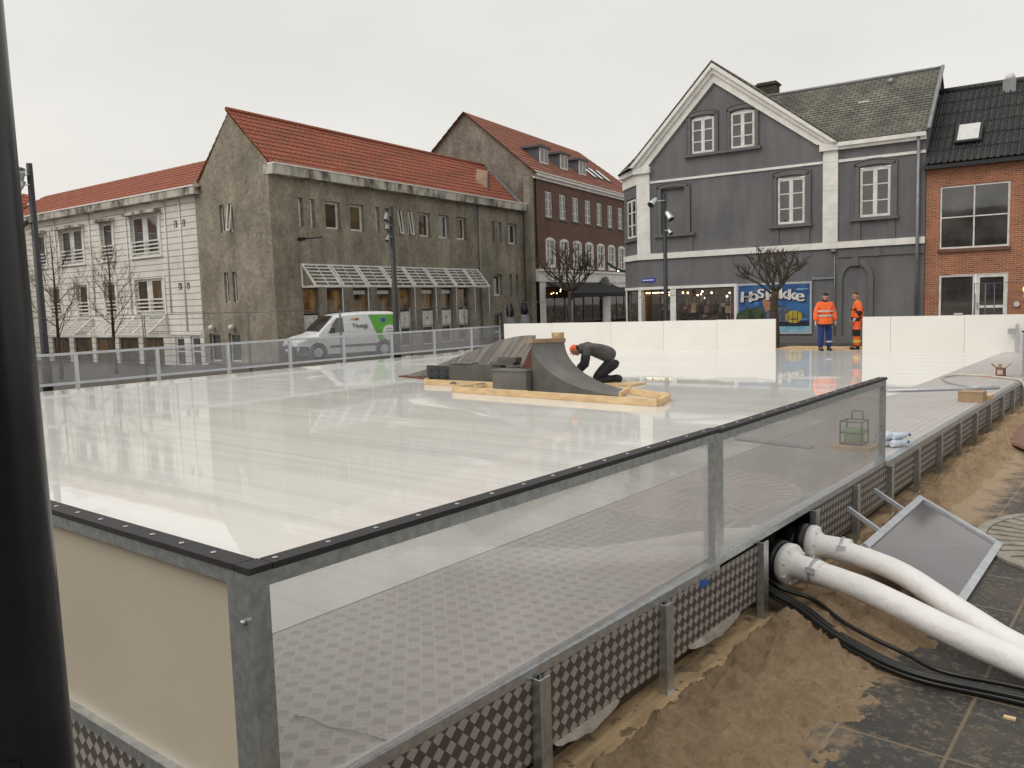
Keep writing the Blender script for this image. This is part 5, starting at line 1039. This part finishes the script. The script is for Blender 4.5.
for (t0, t1, z1, r, s0, s1, sz) in ((2.47,3.95,10.02,gwn[0],0,0,0),(4.29,5.74,10.02,gwn[1],0,0,0),(6.3,7.93,7.02,mw[0],6.2,7.99,4.62),(9.58,11.24,7.04,mw[1],9.48,11.3,4.66),(.95,2.62,7.02,(1.21,2.33,4.68,6.76),.86,2.84,4.6)):
    surround(t0, t1, (r[2] if s1 else r[2])-.02, z1, r)
    if s1:
        m = MB(); band(m, FC, s0, s1, .16, sz-.02, sz+.1); m.build('sill', M['greytrim'], bC); [(lambda mm: (band(mm, FC, q0+.02, q0+.3, .05, 3.95, sz-.03), band(mm, FC, q0, q0+.32, .07, 3.865, 3.95), mm.build('apron', M['greytrim'], bC)))(MB()) for q0 in (s0+.1, s1-.42)]
m = MB(); band(m, FC, 2.37, 5.85, .16, 8.03, 8.15); m.build('sill', M['greytrim'], bC)
m = MB(); band(m, FH, .1, 1.8, .12, 4.52, 4.63); m.build('sill', M['greytrim'], bC)
# arched niche
m = MB(); band(m, FC, 9.02, 9.2, .07, -.3, 2.3); band(m, FC, 10.22, 10.4, .07, -.3, 2.3)
for i in range(10):
    f = lambda u, r, s: (9.71+r*math.cos(math.pi*(1-u)), 2.3+s*math.sin(math.pi*(1-u)))
    q = [f(i/10,.69,.86), f((i+1)/10,.69,.86), f((i+1)/10,.51,.6), f(i/10,.51,.6)]; m.prism([FC.p(t,.07,z) for t, z in q], -FC.n*.068)
band(m, FC, 9.58, 9.84, .12, 2.85, 3.2); m.build('arch_surround', M['greytrim'], bC)
m = MB(); c = FC.p(10.52,.0,3.37); m.tube([c, c+FC.n*.06], .17, 16); m.build('wall_vent', M['greytrim'], bC)
m = MB(); m.tube([FC.p(12.0,.14,7.9), FC.p(12.0,.14,-.25)], .065, 8); FC.box(m, 11.9, 12.1, .05, .24, 7.75, 7.95); m.build('downpipe', M['zinc'], bC)
m = MB(); band(m, FC, 8.1, 8.92, .06, 2.36, 2.44); band(m, FC, 8.0, 8.1, .08, 2.36, 2.5); m.tube([FC.p(8.9,.04,3.58), FC.p(8.9,.04,-.2)], .018, 6); m.tube([FC.p(8.75,.1,3.5), FC.p(8.95,.1,3.5)], .06, 8); m.build('conduit', M['zinc'], bC)
m = MB(); band(m, FC, 4.75, 12.24, .09, -.6, .0); m.build('plinth', M['greytrim'], bC)
m = MB(); band(m, FC, 9.02, 12.24, .05, 3.22, 3.28); m.build('string_band', M['greytrim'], bC)
m = MB(); FC.box(m, 0, 4.75, -.4, .03, 2.2, 2.32); FH.box(m, 0, 2.0, -.4, .03, 2.2, 2.32); m.build('soffit', M['whitetrim'], bC)
for fr_, q in ((FC,(-.03,.1,-.13,0)),(FC,(1.58,1.86,-.25,.01)),(FC,(4.62,4.74,-.2,.02)),(FH,(.1,.35,-.3,-.06)),(FH,(1.85,2.0,-.2,0))): m = MB(); fr_.box(m, *q, -.3, 2.2); m.build('shop_pillar', M['whitetrim'], bC)
window(bC, FC, (1.86, 4.62, .2, 2.2), fw=.05, cols=1, o=-.02, fm=M['darkmetal'], pm=M['shopglass']); window(bC, FC, (.5, 1.55, -.25, 2.2), fw=.06, cols=2, o=-.15, fm=M['darkmetal'], pm=M['shopglass']); window(bC, FH, (.35, 1.85, .0, 2.2), fw=.05, cols=1, o=-.05, fm=M['darkmetal'], pm=M['shopglass'])
shop_inside(bC, FC, .3, 4.7, .3, 2.1, 3.0, 16, 260, 8)
m = MB(); FC.box(m, -.02, 1.58, -.1, .0, .0-.3, -.05); m.build('plinth', M['greytrim'], bC)
m = MB()
for i in range(14): m.ball(FC.p(.2+.09*i, -.35, 2.04), .03, 6, 5)
m.build('light_string', M['bulb'], bC)
def text_mesh(s, size, ext=.004):
    cu = bpy.data.curves.new('txt', 'FONT'); cu.body = s; cu.size = size; cu.extrude = ext; o = bpy.data.objects.new('txt', cu); COL.objects.link(o)
    dg = bpy.context.evaluated_depsgraph_get(); dg.update(); me = bpy.data.meshes.new_from_object(o.evaluated_get(dg)); vs = [v.co.copy() for v in me.vertices]; fs = [list(p.vertices) for p in me.polygons]
    bpy.data.objects.remove(o); bpy.data.meshes.remove(me); return vs, fs
def put_text(m, s, size, org, ex, ey, ez, sx=1., shear=0, grow=0):
    vs, fs = text_mesh(s, size); m.raw([V(org)+ex*(v.x*sx+v.y*shear)+ey*v.y+ez*v.z for v in vs], fs)
UZ = V((0,0,1))
sg = thing('street_sign', FC.p(.5,.03,2.6), 'small blue street name sign on the grey house corner', 'sign'); m = MB(); FC.box(m, .14, .84, .003, .025, 2.55, 2.74); m.build('plate', M['signblue'], sg)
m = MB(); put_text(m, 'Torvegade', .12, FC.p(.2,.028,2.6), FC.d, UZ, FC.n, .95); m.build('lettering', M['white'], sg) if False else None
m = MB(); FC.box(m, .2, .78, .027, .03, 2.62, 2.67); m.build('lettering', M['lampglass'], sg)
# poster
po = thing('shop_mural', FC.p(6.4,.03,.1), 'blue painted mural board with white graffiti lettering, rocks and a yellow barrel', 'mural')
m = MB(); FC.box(m, 4.76, 7.99, .02, .08, .09, 2.3); m.build('frame', M['galvlight'], po)
mat('mblue', (.035,.14,.34), (.02,.07,.22), 1.4, .4, bst=0, stops=(.4,.6)); mat('mblue2', (.06,.24,.5), (.04,.16,.38), 3, .4, bst=0); mat('mwave', (.12,.34,.5), (.30,.48,.58), 2.4, .4, bst=0, stretch=(1,1,2)); mat('mrock', (.05,.06,.1), (.13,.14,.2), 5, .4, bst=0); mat('mland', (.02,.05,.04), (.06,.08,.03), 3, .4, bst=0); mat('myellow', (.55,.42,.05), (.35,.25,.03), 4, .4, bst=0); mat('mpeach', (.45,.22,.12), (.35,.16,.09), 5, .5, bst=0); mat('mink', (.01,.012,.03), (.015,.02,.04), 5, .4, bst=0)
m = MB(); FC.box(m, 4.84, 7.91, .078, .084, .17, 2.22); m.build('painted_sky', M['mblue'], po)
def blob(m, cx, cz, rx, rz, o, n=14, jit=.12, seed=1):
    rn = random.Random(seed); pts = []
    for i in range(n): a = 2*math.pi*i/n; k = 1+rn.uniform(-jit, jit); pts.append(FC.p(cx+rx*k*math.cos(a), o, cz+rz*k*math.sin(a)))
    m.prism(pts, -FC.n*.003)
m = MB(); FC.box(m, 4.84, 7.91, .085, .087, .17, .42)
for i in range(9): blob(m, 5.0+i*.35, .40, .2, .09, .0885, seed=i)
m.build('painted_wave', M['mwave'], po)
m = MB(); FC.box(m, 4.84, 7.9, .085, .0895, .42, .62); m.build('painted_sea', M['mink'], po)
m = MB(); [blob(m, 5.15+.5*i, .75+.1*(i%2), .35, .45, .092, seed=20+i, jit=.25) for i in range(3)]; m.build('painted_land', M['mland'], po)
m = MB(); [blob(m, 6.2+.24*(i%4), .72+.2*(i//4), .15, .11, .094, seed=40+i) for i in range(12)]; m.build('painted_rocks', M['mrock'], po)
for q in range(26):
    m = MB(); rn = random.Random(q); blob(m, rn.uniform(5.0,7.75), rn.uniform(.7,2.05), rn.uniform(.05,.28), rn.uniform(.03,.12), .0905+q*.00012, seed=q, jit=.35); m.build('painted_stroke', M[('mwave','mink','mrock','mblue2','mland','mpeach')[q%6 if q%6 != 5 or q < 12 else 0]], po)
m = MB(); blob(m, 6.12, 1.5, .2, .42, .0955, seed=3); m.build('painted_figure', M['mpeach'], po)
m = MB(); blob(m, 7.25, .82, .36, .27, .0965, jit=.03, n=18); m.build('painted_barrel', M['myellow'], po)
m = MB(); [FC.box(m, 7.0+.2*i, 7.03+.2*i, .097, .0985, .6, 1.04) for i in range(3)]; FC.box(m, 7.12,7.38,.0985,.1,.7,.74); m.build('painted_hoops', M['mink'], po)
for dx, dz, o, mt, nm in ((.05,-.05,.0995,'mink','lettering_shadow'), (0,0,.104,'white','lettering')):
    m = MB(); 
    for i, (ch, t, z, sz) in enumerate((('H',4.92,1.50,.66),('o',5.34,1.56,.66),('S',5.68,1.66,.56),('R',6.06,1.56,.62),('i',6.47,1.62,.66),('k',6.64,1.60,.66),('k',6.98,1.55,.66),('e',7.32,1.48,.72))):
        for gx in (-.03, -.01, .01, .03): put_text(m, ch, sz, FC.p(t+dx+gx, o+abs(gx)*.05, z+dz), FC.d, UZ, FC.n, 1.15, .06*((-1)**i))
    m.build(nm, M[mt], po)
# ---- R: red brick house
bR = thing('red_brick_house', FC.p(15,0,-.3), 'red brick house with dark corrugated tile roof and large white framed window at the right', 'building')
FR = Fr(FC.p(0,-.06,0), -85.56)
bwn = (12.75,15.08,3.33,5.71); dr = (12.75,15.08,-.2,2.34)
m = MB(); wall(FR, m, 12.26, 19, -.6, 6.45, [bwn, dr], .12); FR.box(m, 18.8, 19, -7, -.01, -.6, 6.4); m.build('wall', M['brickred'], bR)
m = MB(); FR.box(m, 12.2, 19.1, .003, .34, 6.38, 6.52); m.build('eaves', M['darkmetal'], bR)
PB = [0,.2,.35,.2,0,.55,1,.55]
m = MB(); roof_sheet(m, FR.p(12.22,.32,6.54), FR.p(19.2,.32,6.54), FR.p(19.2,-3.2,9.86), FR.p(12.28,-3.2,9.86), 32, 6, .085, .03, PB); m.build('roof', M['blacktile'], bR)
m = MB(); roof_sheet(m, FR.p(19.2,-6.8,6.5), FR.p(12.25,-6.8,6.5), FR.p(12.28,-3.2,9.86), FR.p(19.2,-3.2,9.86), 10, 8, .05, .05, PB); m.build('roof', M['blacktile'], bR)
m = MB(); m.tube([FR.p(12.25,-3.2,9.93), FR.p(19.2,-3.2,9.93)], .12, 8); m.build('ridge', M['blacktile'], bR)
window(bR, FR, (bwn[0]+.01, bwn[1]-.01, bwn[2]+.01, bwn[3]-.01), cols=2, rows=2, fw=.055, mull=.05, bar=.045, o=-.03)
m = MB(); band(m, FR, 12.7, 15.13, .09, 3.2, 3.315); m.build('sill', M['brickdark'], bR)
window(bR, FR, (12.76, 14.0, .7, 2.33), fw=.08, o=-.03); dn = window(bR, FR, (14.03, 15.07, -.15, 2.33), fw=.13, rows=2, bar=.1, o=-.03)
m = MB(); FR.box(m, 12.76, 14.0, -.09, -.02, -.2, .69); FR.box(m, 13.3, 13.6, -.02, .01, .80, .86); m.build('door_panel', M['white'], bR)
m = MB(); FR.box(m, 14.07, 14.1, -.03, .04, 1.0, 1.25); m.build('handle', M['galv'], dn)
m = MB(); c = FR.p(15.38,.0,1.16); m.tube([c, c+FR.n*.12], .1, 12); m.build('wall_vent', M['lampglass'], bR)
nr = (FR.n*3.32+V((0,0,3.52))).normalized(); sl = (FR.p(13,-3.2,9.86)-FR.p(13,.32,6.54)).normalized(); a = FR.p(13.15,.32,6.54)+sl*.98+nr*.13; h = FR.d*.92; v_ = sl*1.2
m = MB(); m.prism([a, a+h, a+h+v_, a+v_], nr*.08); rl = m.build('roof_window', M['darkmetal'], bR); m = MB(); k = .1; m.prism([a+FR.d*k+sl*k+nr*.085, a+h-FR.d*k+sl*k+nr*.085, a+h-FR.d*k+v_-sl*k+nr*.085, a+FR.d*k+v_-sl*k+nr*.085], nr*.01); m.build('pane', M['lampglass'], rl)
m = MB(); FR.box(m, 14.55, 15.0, -3.3, -2.7, 9.2, 9.95); m.build('chimney', M['zinc'], bR); m = MB(); m.ball(FR.p(14.78,-3.0,10.05), .18, 10, 7); m.build('chimney_cap', M['lampglass'], bR)
# ---- unseen building, added behind the viewpoint for its reflections and shade
bS = thing('shade_house', (4,-11,-.75), 'unseen brick house added behind the viewpoint for shade and reflections', 'building'); FT_ = Fr((14,-6.2), 60, -1)
m = MB(); m.prism([(-14,-10.5,-.8),(6,-10.5,-.8),(6,-17,-.8),(-14,-17,-.8)], (0,0,6.8)); m.prism([(8.2,-9.4,-.8),(15,6,-.8),(21,3,-.8),(14,-12,-.8)], (0,0,6.5)); m.build('wall', M['backbrick'], bS)
m = MB(); m.prism([(-14.3,-10.2,5.95),(6.3,-10.2,5.95),(6.3,-13.7,8.8),(-14.3,-13.7,8.8)], (0,0,.1)); m.prism([(-14.3,-17.2,5.95),(6.3,-17.2,5.95),(6.3,-13.7,8.8),(-14.3,-13.7,8.8)], (0,0,.1)); m.build('roof', M['slate'], bS)
for i in range(6):
    for z in (.4, 3.6): m = MB(); x = -12.5+i*3; m.box((x,-10.498,z),(x+1.3,-10.45,z+1.5)); w = m.build('window', M['white'], bS); m = MB(); m.box((x+.1,-10.449,z+.1),(x+1.2,-10.44,z+1.4)); m.build('pane', M['dkglass'], w)
# ------------------------------------------------------------------ van
def van():
    f0 = V((-27.99, 21.87, 0)); d = V((-.298,-.954,0)).normalized()   # towards the front
    z0 = -.36; l = V((-d.y, d.x, 0))*-1   # towards the camera side
    if l.dot(V((0,0,0))-f0) < 0: l = -l
    t = thing('delivery_van', (f0.x, f0.y, z0), 'white delivery van with green and white side lettering, parked beyond the far left barrier', 'van')
    # x measured back from the nose; near front wheel at x=.9
    o = f0+d*.9-l*.93
    P = lambda x, y, z: V(((o-d*x+l*y).x, (o-d*x+l*y).y, z0+z))
    st = [(.0,.72,.36,.66,.80,.62),(.10,.86,.28,.74,.90,.76),(.45,.93,.25,.86,1.0,.84),(.92,.95,.25,.98,1.10,.84),(1.02,.95,.25,1.0,1.16,.82),(1.75,.95,.25,1.08,1.80,.74),(2.1,.95,.25,1.10,1.90,.74),(3.2,.95,.25,1.10,1.95,.76),(4.4,.95,.25,1.10,1.93,.76),(4.72,.93,.30,1.10,1.84,.72),(4.80,.88,.36,1.08,1.70,.70)]
    def ring(s): x, w, zb, zm, zt, wt = s; return [P(x,w*.96,zb),P(x,w,(zb+zm)/2),P(x,w*.985,zm),P(x,wt+(.02),zt-.09),P(x,wt-.1,zt),P(x,0,zt+.025),P(x,-wt+.1,zt),P(x,-wt-.02,zt-.09),P(x,-w*.985,zm),P(x,-w,(zb+zm)/2),P(x,-w*.96,zb)]
    vs = [p for s in st for p in ring(s)]; n = 11
    m = MB(); m.raw(vs, [(i*n+k, i*n+(k+1)%n, (i+1)*n+(k+1)%n, (i+1)*n+k) for i in range(len(st)-1) for k in range(n)], True); m.raw(ring(st[0]), [tuple(range(n))]); m.raw(ring(st[-1]), [tuple(range(n))])
    body = m.build('body', M['vanwhite'], t)
    try:
        for p in body.data.polygons: p.use_smooth = True
        body.data.set_sharp_from_angle(angle=R(28))
    except Exception: pass
    def side(x, z, off=.008, sg=1):   # point on the side skin
        for i in range(len(st)-1):
            if st[i][0] <= x <= st[i+1][0]: f = (x-st[i][0])/(st[i+1][0]-st[i][0]); s = [a+(b-a)*f for a, b in zip(st[i], st[i+1])]; break
        _, w, zb, zm, zt, wt = s; zc = (zb+zm)/2; kn = [(zb, w*.96),(zc, w),(zm, w*.985),(zt-.09, wt+.02),(zt, wt-.1)]
        y = kn[-1][1]
        for a, b in zip(kn, kn[1:]):
            if a[0] <= z <= b[0]: y = a[1]+(b[1]-a[1])*(z-a[0])/(b[0]-a[0]); break
        return P(x, sg*(y+off), z)
    def decal(nm, mt, pts, off, parent=t, sg=1):
        m = MB(); ar = sum(a[0]*b[1]-b[0]*a[1] for a, b in zip(pts, pts[1:]+pts[:1])); pl = []
        for a, b in zip(pts, pts[1:]+pts[:1]):
            nx, nz_ = (b[1]-a[1]), -(b[0]-a[0]); k = 1 if ar > 0 else -1; pl.append((nx*k, nz_*k, (nx*a[0]+nz_*a[1])*k))
        xa = min(p[0] for p in pts); za = min(p[1] for p in pts)
        while xa < max(p[0] for p in pts):
            zb_ = za
            while zb_ < max(p[1] for p in pts):
                c = clip([(xa,zb_),(xa+.15,zb_),(xa+.15,zb_+.08),(xa,zb_+.08)], pl)
                if c: m.poly([side(x, z, off, sg) for x, z in c])
                zb_ += .08
            xa += .15
        return m.build(nm, M[mt], parent)
    decal('side_window', 'dkglass', [(1.30,1.12),(2.12,1.14),(2.12,1.74),(1.86,1.72)], .010); decal('side_window', 'dkglass', [(1.30,1.12),(2.12,1.14),(2.12,1.74),(1.86,1.72)], .010, sg=-1)
    m = MB(); q = [P(1.04,.76,1.19),P(1.04,-.76,1.19),P(1.72,-.66,1.81),P(1.72,.66,1.81)]; nn = (q[1]-q[0]).cross(q[3]-q[0]).normalized(); nn = nn if nn.z > 0 else -nn
    m.prism([p+nn*.02 for p in q], nn*.012); m.build('windscreen', M['dkglass'], t)
    decal('side_moulding', 'plastic', [(1.45,.50),(3.95,.50),(3.95,.60),(1.45,.60)], .014)
    decal('lower_cladding', 'plastic', [(.12,.30),(.55,.27),(.55,.60),(.16,.62)], .012); decal('lower_cladding', 'plastic', [(4.15,.28),(4.76,.36),(4.76,.80),(4.5,.86),(4.2,.80)], .012)
    m = MB(); m.hexa([P(-.04,.72,.30),P(-.04,-.72,.30),P(.13,-.86,.30),P(.13,.86,.30),P(-.05,.72,.62),P(-.05,-.72,.62),P(.12,-.87,.62),P(.12,.87,.62)]); bu = m.build('bumper', M['plastic'], t)
    m = MB(); m.hexa([P(-.056,.24,.40),P(-.056,-.24,.40),P(-.05,-.24,.40),P(-.05,.24,.40),P(-.058,.24,.50),P(-.058,-.24,.50),P(-.05,-.24,.50),P(-.05,.24,.50)]); m.build('number_plate', M['lampglass'], bu)
    m = MB(); m.hexa([P(-.01,.40,.64),P(-.01,-.40,.64),P(.06,-.40,.64),P(.06,.40,.64),P(.02,.40,.76),P(.02,-.40,.76),P(.08,-.4,.76),P(.08,.4,.76)]); m.build('grille', M['plastic'], t)
    for s in (1,-1): m = MB(); m.hexa([P(.0,s*.46,.66),P(.17,s*.86,.66),P(.3,s*.84,.66),P(.2,s*.46,.66),P(.02,s*.46,.80),P(.2,s*.84,.82),P(.45,s*.86,.86),P(.28,s*.46,.88)]); m.build('headlight', M['lampglass'], t)
    m = MB(); m.hexa([P(1.5,.96,1.12),P(1.62,.96,1.12),P(1.62,1.15,1.12),P(1.55,1.15,1.12),P(1.5,.96,1.33),P(1.62,.96,1.33),P(1.62,1.15,1.33),P(1.55,1.15,1.33)]); m.build('mirror', M['plastic'], t)
    for x in (.93, 3.93):
        for s in (1,-1):
            m = MB(); c = P(x, s*.96, .34); m.tube([c-l*s*.3, c+l*s*.004], .40, 24); m.build('wheel_arch', M['plastic'], t)
            m = MB(); c = P(x, s*.97, .325); m.tube([c-l*s*.2, c-l*s*.02, c+l*s*.01], [.31,.325,.30], 24); w = m.build('wheel', M['blackrubber'], t)
            m = MB(); m.tube([c+l*s*.008, c+l*s*.02], [.20,.18], 20); m.build('rim', M['galvlight'], w)
    for a in ((2.17,.5,1.75),(3.15,.62,1.85)): m = MB(); m.poly([side(a[0],a[1],.003),side(a[0]+.02,a[1],.003),side(a[0]+.02,a[2],.003),side(a[0],a[2],.003)]); m.build('door_gap', M['plastic'], t)
    g = decal('green_graphic', 'vangreen', [(3.3,1.82),(4.55,1.80),(4.68,1.4),(4.70,.80),(4.0,.62),(3.72,.66)], .012)
    decal('white_roundel', 'vanwhite', [(4.22+.34*math.cos(k*math.pi/8), 1.02+.34*math.sin(k*math.pi/8)) for k in range(16)], .019, g)
    for k in range(3): decal('roundel_stroke', 'vangreen', [(4.05,.95+.12*k),(4.4,.95+.12*k),(4.4,.98+.12*k),(4.05,.98+.12*k)], .026, g)
    decal('dark_emblem', 'signblue', [(3.8,1.66),(4.15,1.66),(4.15,1.52),(4.05,1.5),(4.02,1.38),(3.9,1.38),(3.88,1.5),(3.8,1.52)], .018, g)
    m = MB(); ux = (side(3.5,1.3)-side(2.5,1.3)).normalized(); uz = (side(3,1.6)-side(3,1.3)).normalized(); put_text(m, 'Thuegp', .25, side(2.5,1.30,.035), ux, uz, ux.cross(uz), .98); tt = m.build('lettering', M['plastic'], t)
    decal('small_label', 'myellow', [(2.5,1.60),(2.62,1.60),(2.62,1.70),(2.5,1.70)], .012); decal('small_label', 'redbag', [(2.65,1.60),(2.85,1.60),(2.85,1.70),(2.65,1.70)], .012)
    decal('hood_mark', 'vangreen', [(.5,.88),(.8,.93),(.8,.99),(.5,.95)], .012)
    return t
van()
# ------------------------------------------------------------------ street lamps
def lamp(x, y, ztop, label, heads, r=(.08,.055)):
    z = zg(x, y); t = thing('street_lamp', (x, y, z), label, 'street lamp'); m = MB(); m.tube([(x,y,z),(x,y,z+1.2),(x,y,z+1.25),(x,y,ztop)], [r[0]*1.25,r[0]*1.25,r[0],r[1]], 12); m.build('pole', M['darkmetal'], t)
    cr = V((.778,.628,0)); hf = V((-.628,.778,0))
    for dx, zz, aim, sz, mt in heads:
        c = V((x,y,zz))+cr*dx-hf*.1; d = (cr*aim[0]-hf*aim[1]+V((0,0,aim[2]))).normalized(); m = MB(); m.tube([V((x,y,zz+.05)), V((x,y,zz+.05))-hf*.08, c-d*sz*.2], .018, 6)
        m.tube([c-d*sz, c-d*sz*.4, c+d*sz*.6, c+d*sz], [sz*.35,sz*.5,sz*.62,sz*.7], 14); h = m.build('lamp_head', M[mt], t); m = MB(); m.tube([c+d*sz*1.0, c+d*sz*1.03], [sz*.6,sz*.55], 14); m.build('lens', M['black'], h)
    return t
lamp(-25.5, 10.25, 6.1, 'tall dark street lamp with pale heads at the far left beside the big post', [(-.3,5.45,(-.5,.3,-.7),.22,'galvlight'),(-.22,5.75,(.3,.4,.7),.2,'galvlight'),(-.25,4.4,(-.5,.4,-.6),.14,'darkmetal')], (.11,.08))
lamp(-22.05, 20.78, 5.3, 'tall dark street lamp with small grey heads in front of the grey rendered building', [(-.16,4.95,(-.1,.3,-.9),.15,'zinc'),(-.14,4.6,(-.1,.3,-.9),.12,'zinc'),(-.14,4.2,(-.2,.4,-.8),.12,'zinc')], (.11,.075))
lamp(-14.98, 27.74, 5.6, 'dark street lamp with two spotlight heads in front of the grey house', [(-.42,5.28,(-.5,.4,-.5),.2,'galv'),(.12,4.78,(.35,.4,-.7),.2,'galv'),(.15,4.2,(.3,.4,-.5),.12,'galv')], (.085,.06))
# ------------------------------------------------------------------ bare trees
def tree(x, y, label, zf, ztop, spread, kind, seed, r=.13, lean=0):
    
    rn = random.Random(seed); z = zg(x, y); t = thing('bare_tree', (x, y, z), label, 'tree'); tr = MB(); cr = MB()
    base = V((x,y,z)); fork = V((x+lean,y,zf)); tr.tube(spline([base, base.lerp(fork,.3)+V((.03,0,0)), base.lerp(fork,.7)-V((.04,.02,0)), fork], 4), [r*1.25]*2+[r]*7+[r*.95]*4, 10); cr_n = [0]
    def branch(p, d, L_, rad, depth):
        pts = [p]; q = p; dd = d.normalized(); n = 4
        for i in range(n):
            dd = (dd+V((rn.uniform(-1,1), rn.uniform(-1,1), rn.uniform(-.5,.9)))*(.22 if kind == 'p' else .18)).normalized(); q = q+dd*L_/n; pts.append(q)
        rr = [rad*(1-.45*i/n) for i in range(n+1)]
        if kind == 'p' and depth >= 2: rr[-1] *= 1.5
        cr.tube(pts, rr, 6 if rad > .02 else 4, cap=False); cr_n[0] += 1
        if depth == 0 or rad < .004: return
        k = ({3: 3, 2: 3, 1: 5} if kind == 'p' else {3: 3, 2: 4, 1: 5}).get(depth, 3)
        for i in range(k):
            f = 1. if i < 2 else rn.uniform(.4, .95); b = pts[min(n, int(f*n+.5))]
            nd = (dd*(.9 if i == 0 else .55)+V((rn.uniform(-1,1), rn.uniform(-1,1), rn.uniform(-.2,.9)))*(.75 if kind == 'p' else .6)).normalized()
            branch(b, nd, L_*rn.uniform(.5,.75), rad*(.62 if kind == 'p' else .55), depth-1)
    H_ = ztop-zf
    if kind == 'p':
        for i in range(9):
            a = 2*math.pi*i/9+rn.uniform(-.3,.3); e = rn.uniform(.35,1.2) if i < 7 else 1.5
            branch(fork-V((0,0,.05*(i%3))), V((math.cos(a)*spread, math.sin(a)*spread, H_*e*.62)), math.hypot(spread, H_)*.40, r*.36, 3)
    else:
        for i in range(15):
            f = i/15; a = i*2.4; b = fork.lerp(V((x+lean,y,ztop)), f*.8); branch(b, V((math.cos(a), math.sin(a), .75+f)), spread*(1-.55*f)*.62, r*.3*(1-.5*f), 3)
        cr.tube([fork, fork.lerp(V((x,y,ztop)),.5)+V((.06,0,0)), V((x,y,ztop))], [r*.9, r*.5, .01], 8)
    tr.build('trunk', M['bark'], t); cr.build('crown', M['bark'], t); return t
tree(-11.84, 30.3, 'bare pollarded tree with spreading crown in front of the grey house mural', 1.9, 3.75, 1.1, 'p', 8, .14)
tree(-25.3, 36.5, 'bare pollarded tree in front of the dark brick shop, left of the grey house', 2.3, 4.9, 1.7, 'p', 11, .17)
tree(-35.7, 14.9, 'leftmost bare tree, right beside the street lamp in front of the white building', .9, 5.2, 2.0, 's', 21, .075)
tree(-36.0, 17.3, 'bare tree with thin upright twigs in front of the middle of the white building', .9, 5.0, 1.9, 's', 35, .075)
# ------------------------------------------------------------------ temporary mesh fence
def heras(a, b, h, label, grp='temporary mesh fence panels', x=None, rows=7, step=.35):
    a = V((*a, 0)); b = V((*b, 0)); z = zg(a.x, a.y)+.08; t = thing('mesh_fence', (a.x, a.y, z), label, 'fence panel', grp); m = MB(); U = lambda p, zz: V((p.x,p.y,zz)); d = (b-a).normalized(); a = a+d*.03; b = b-d*.03
    m.tube([U(a,z),U(a,h)], .018, 6); m.tube([U(b,z),U(b,h)], .018, 6); m.tube([U(a,h),U(b,h)], .011, 6); m.tube([U(a,z+.1),U(b,z+.1)], .011, 6); m.build('frame', M['heras'], t); m = MB(); L_ = (b-a).length
    for i in range(1, rows): zz = z+.1+(h-z-.1)*i/rows; m.beam(U(a,zz), U(b,zz), .003, .003)
    k = int(L_/step)
    for i in range(1, k): p = a.lerp(b, i/k); m.beam(U(p,z+.1), U(p,h), .003, .003, V((0,1,0)))
    m.build('mesh', M['heras'], t)
    for p in (a, b): m = MB(); m.box((p.x-.3,p.y-.1,z-.1),(p.x+.3,p.y+.1,z+.04)); m.build('foot', M['concrete'], t)
ys_ = [9.0,12.45,16.0,19.85,23.4,26.6,29.4]; lbs = ['before the white building, next to the leftmost lamp','before the white awnings and bare trees','in front of the grey gable','ending beside the van nose','in front of the van','to the right of the van']
for i in range(6): heras((-24, ys_[i]), (-24, ys_[i+1]), 1.76-.02*i*.8, 'thin grey mesh fence panel '+lbs[i])
xs_ = [-23.9,-20.4,-16.9,-13.2]; lbs = ['before the dark brick shop','left of the street lamp base at the grey house shop','before the bright shop window']
for i in range(3): heras((xs_[i], 29.5), (xs_[i+1], 29.5), [1.78,1.84,1.88][i], 'thin grey mesh fence panel '+lbs[i])
heras((-4.86, 29.4), (-2.0, 29.4), 1.93, 'thin grey mesh fence panel in front of the red brick doors'); heras((-5.1, 29.2), (-5.06, 32.5), 1.93, 'mesh fence panel seen end on by the white double door')
t = thing('warning_lamp', (-3.62,29.3,1.4), 'small lit orange warning lamp on the mesh fence at the right edge', 'lamp'); m = MB(); m.ball((-3.72,29.3,1.72), .1, 12, 8); m.build('lens', M['bulborange'], t); m = MB(); m.box((-3.8,29.25,1.45),(-3.64,29.36,1.62)); m.build('battery_box', M['myellow'], t)
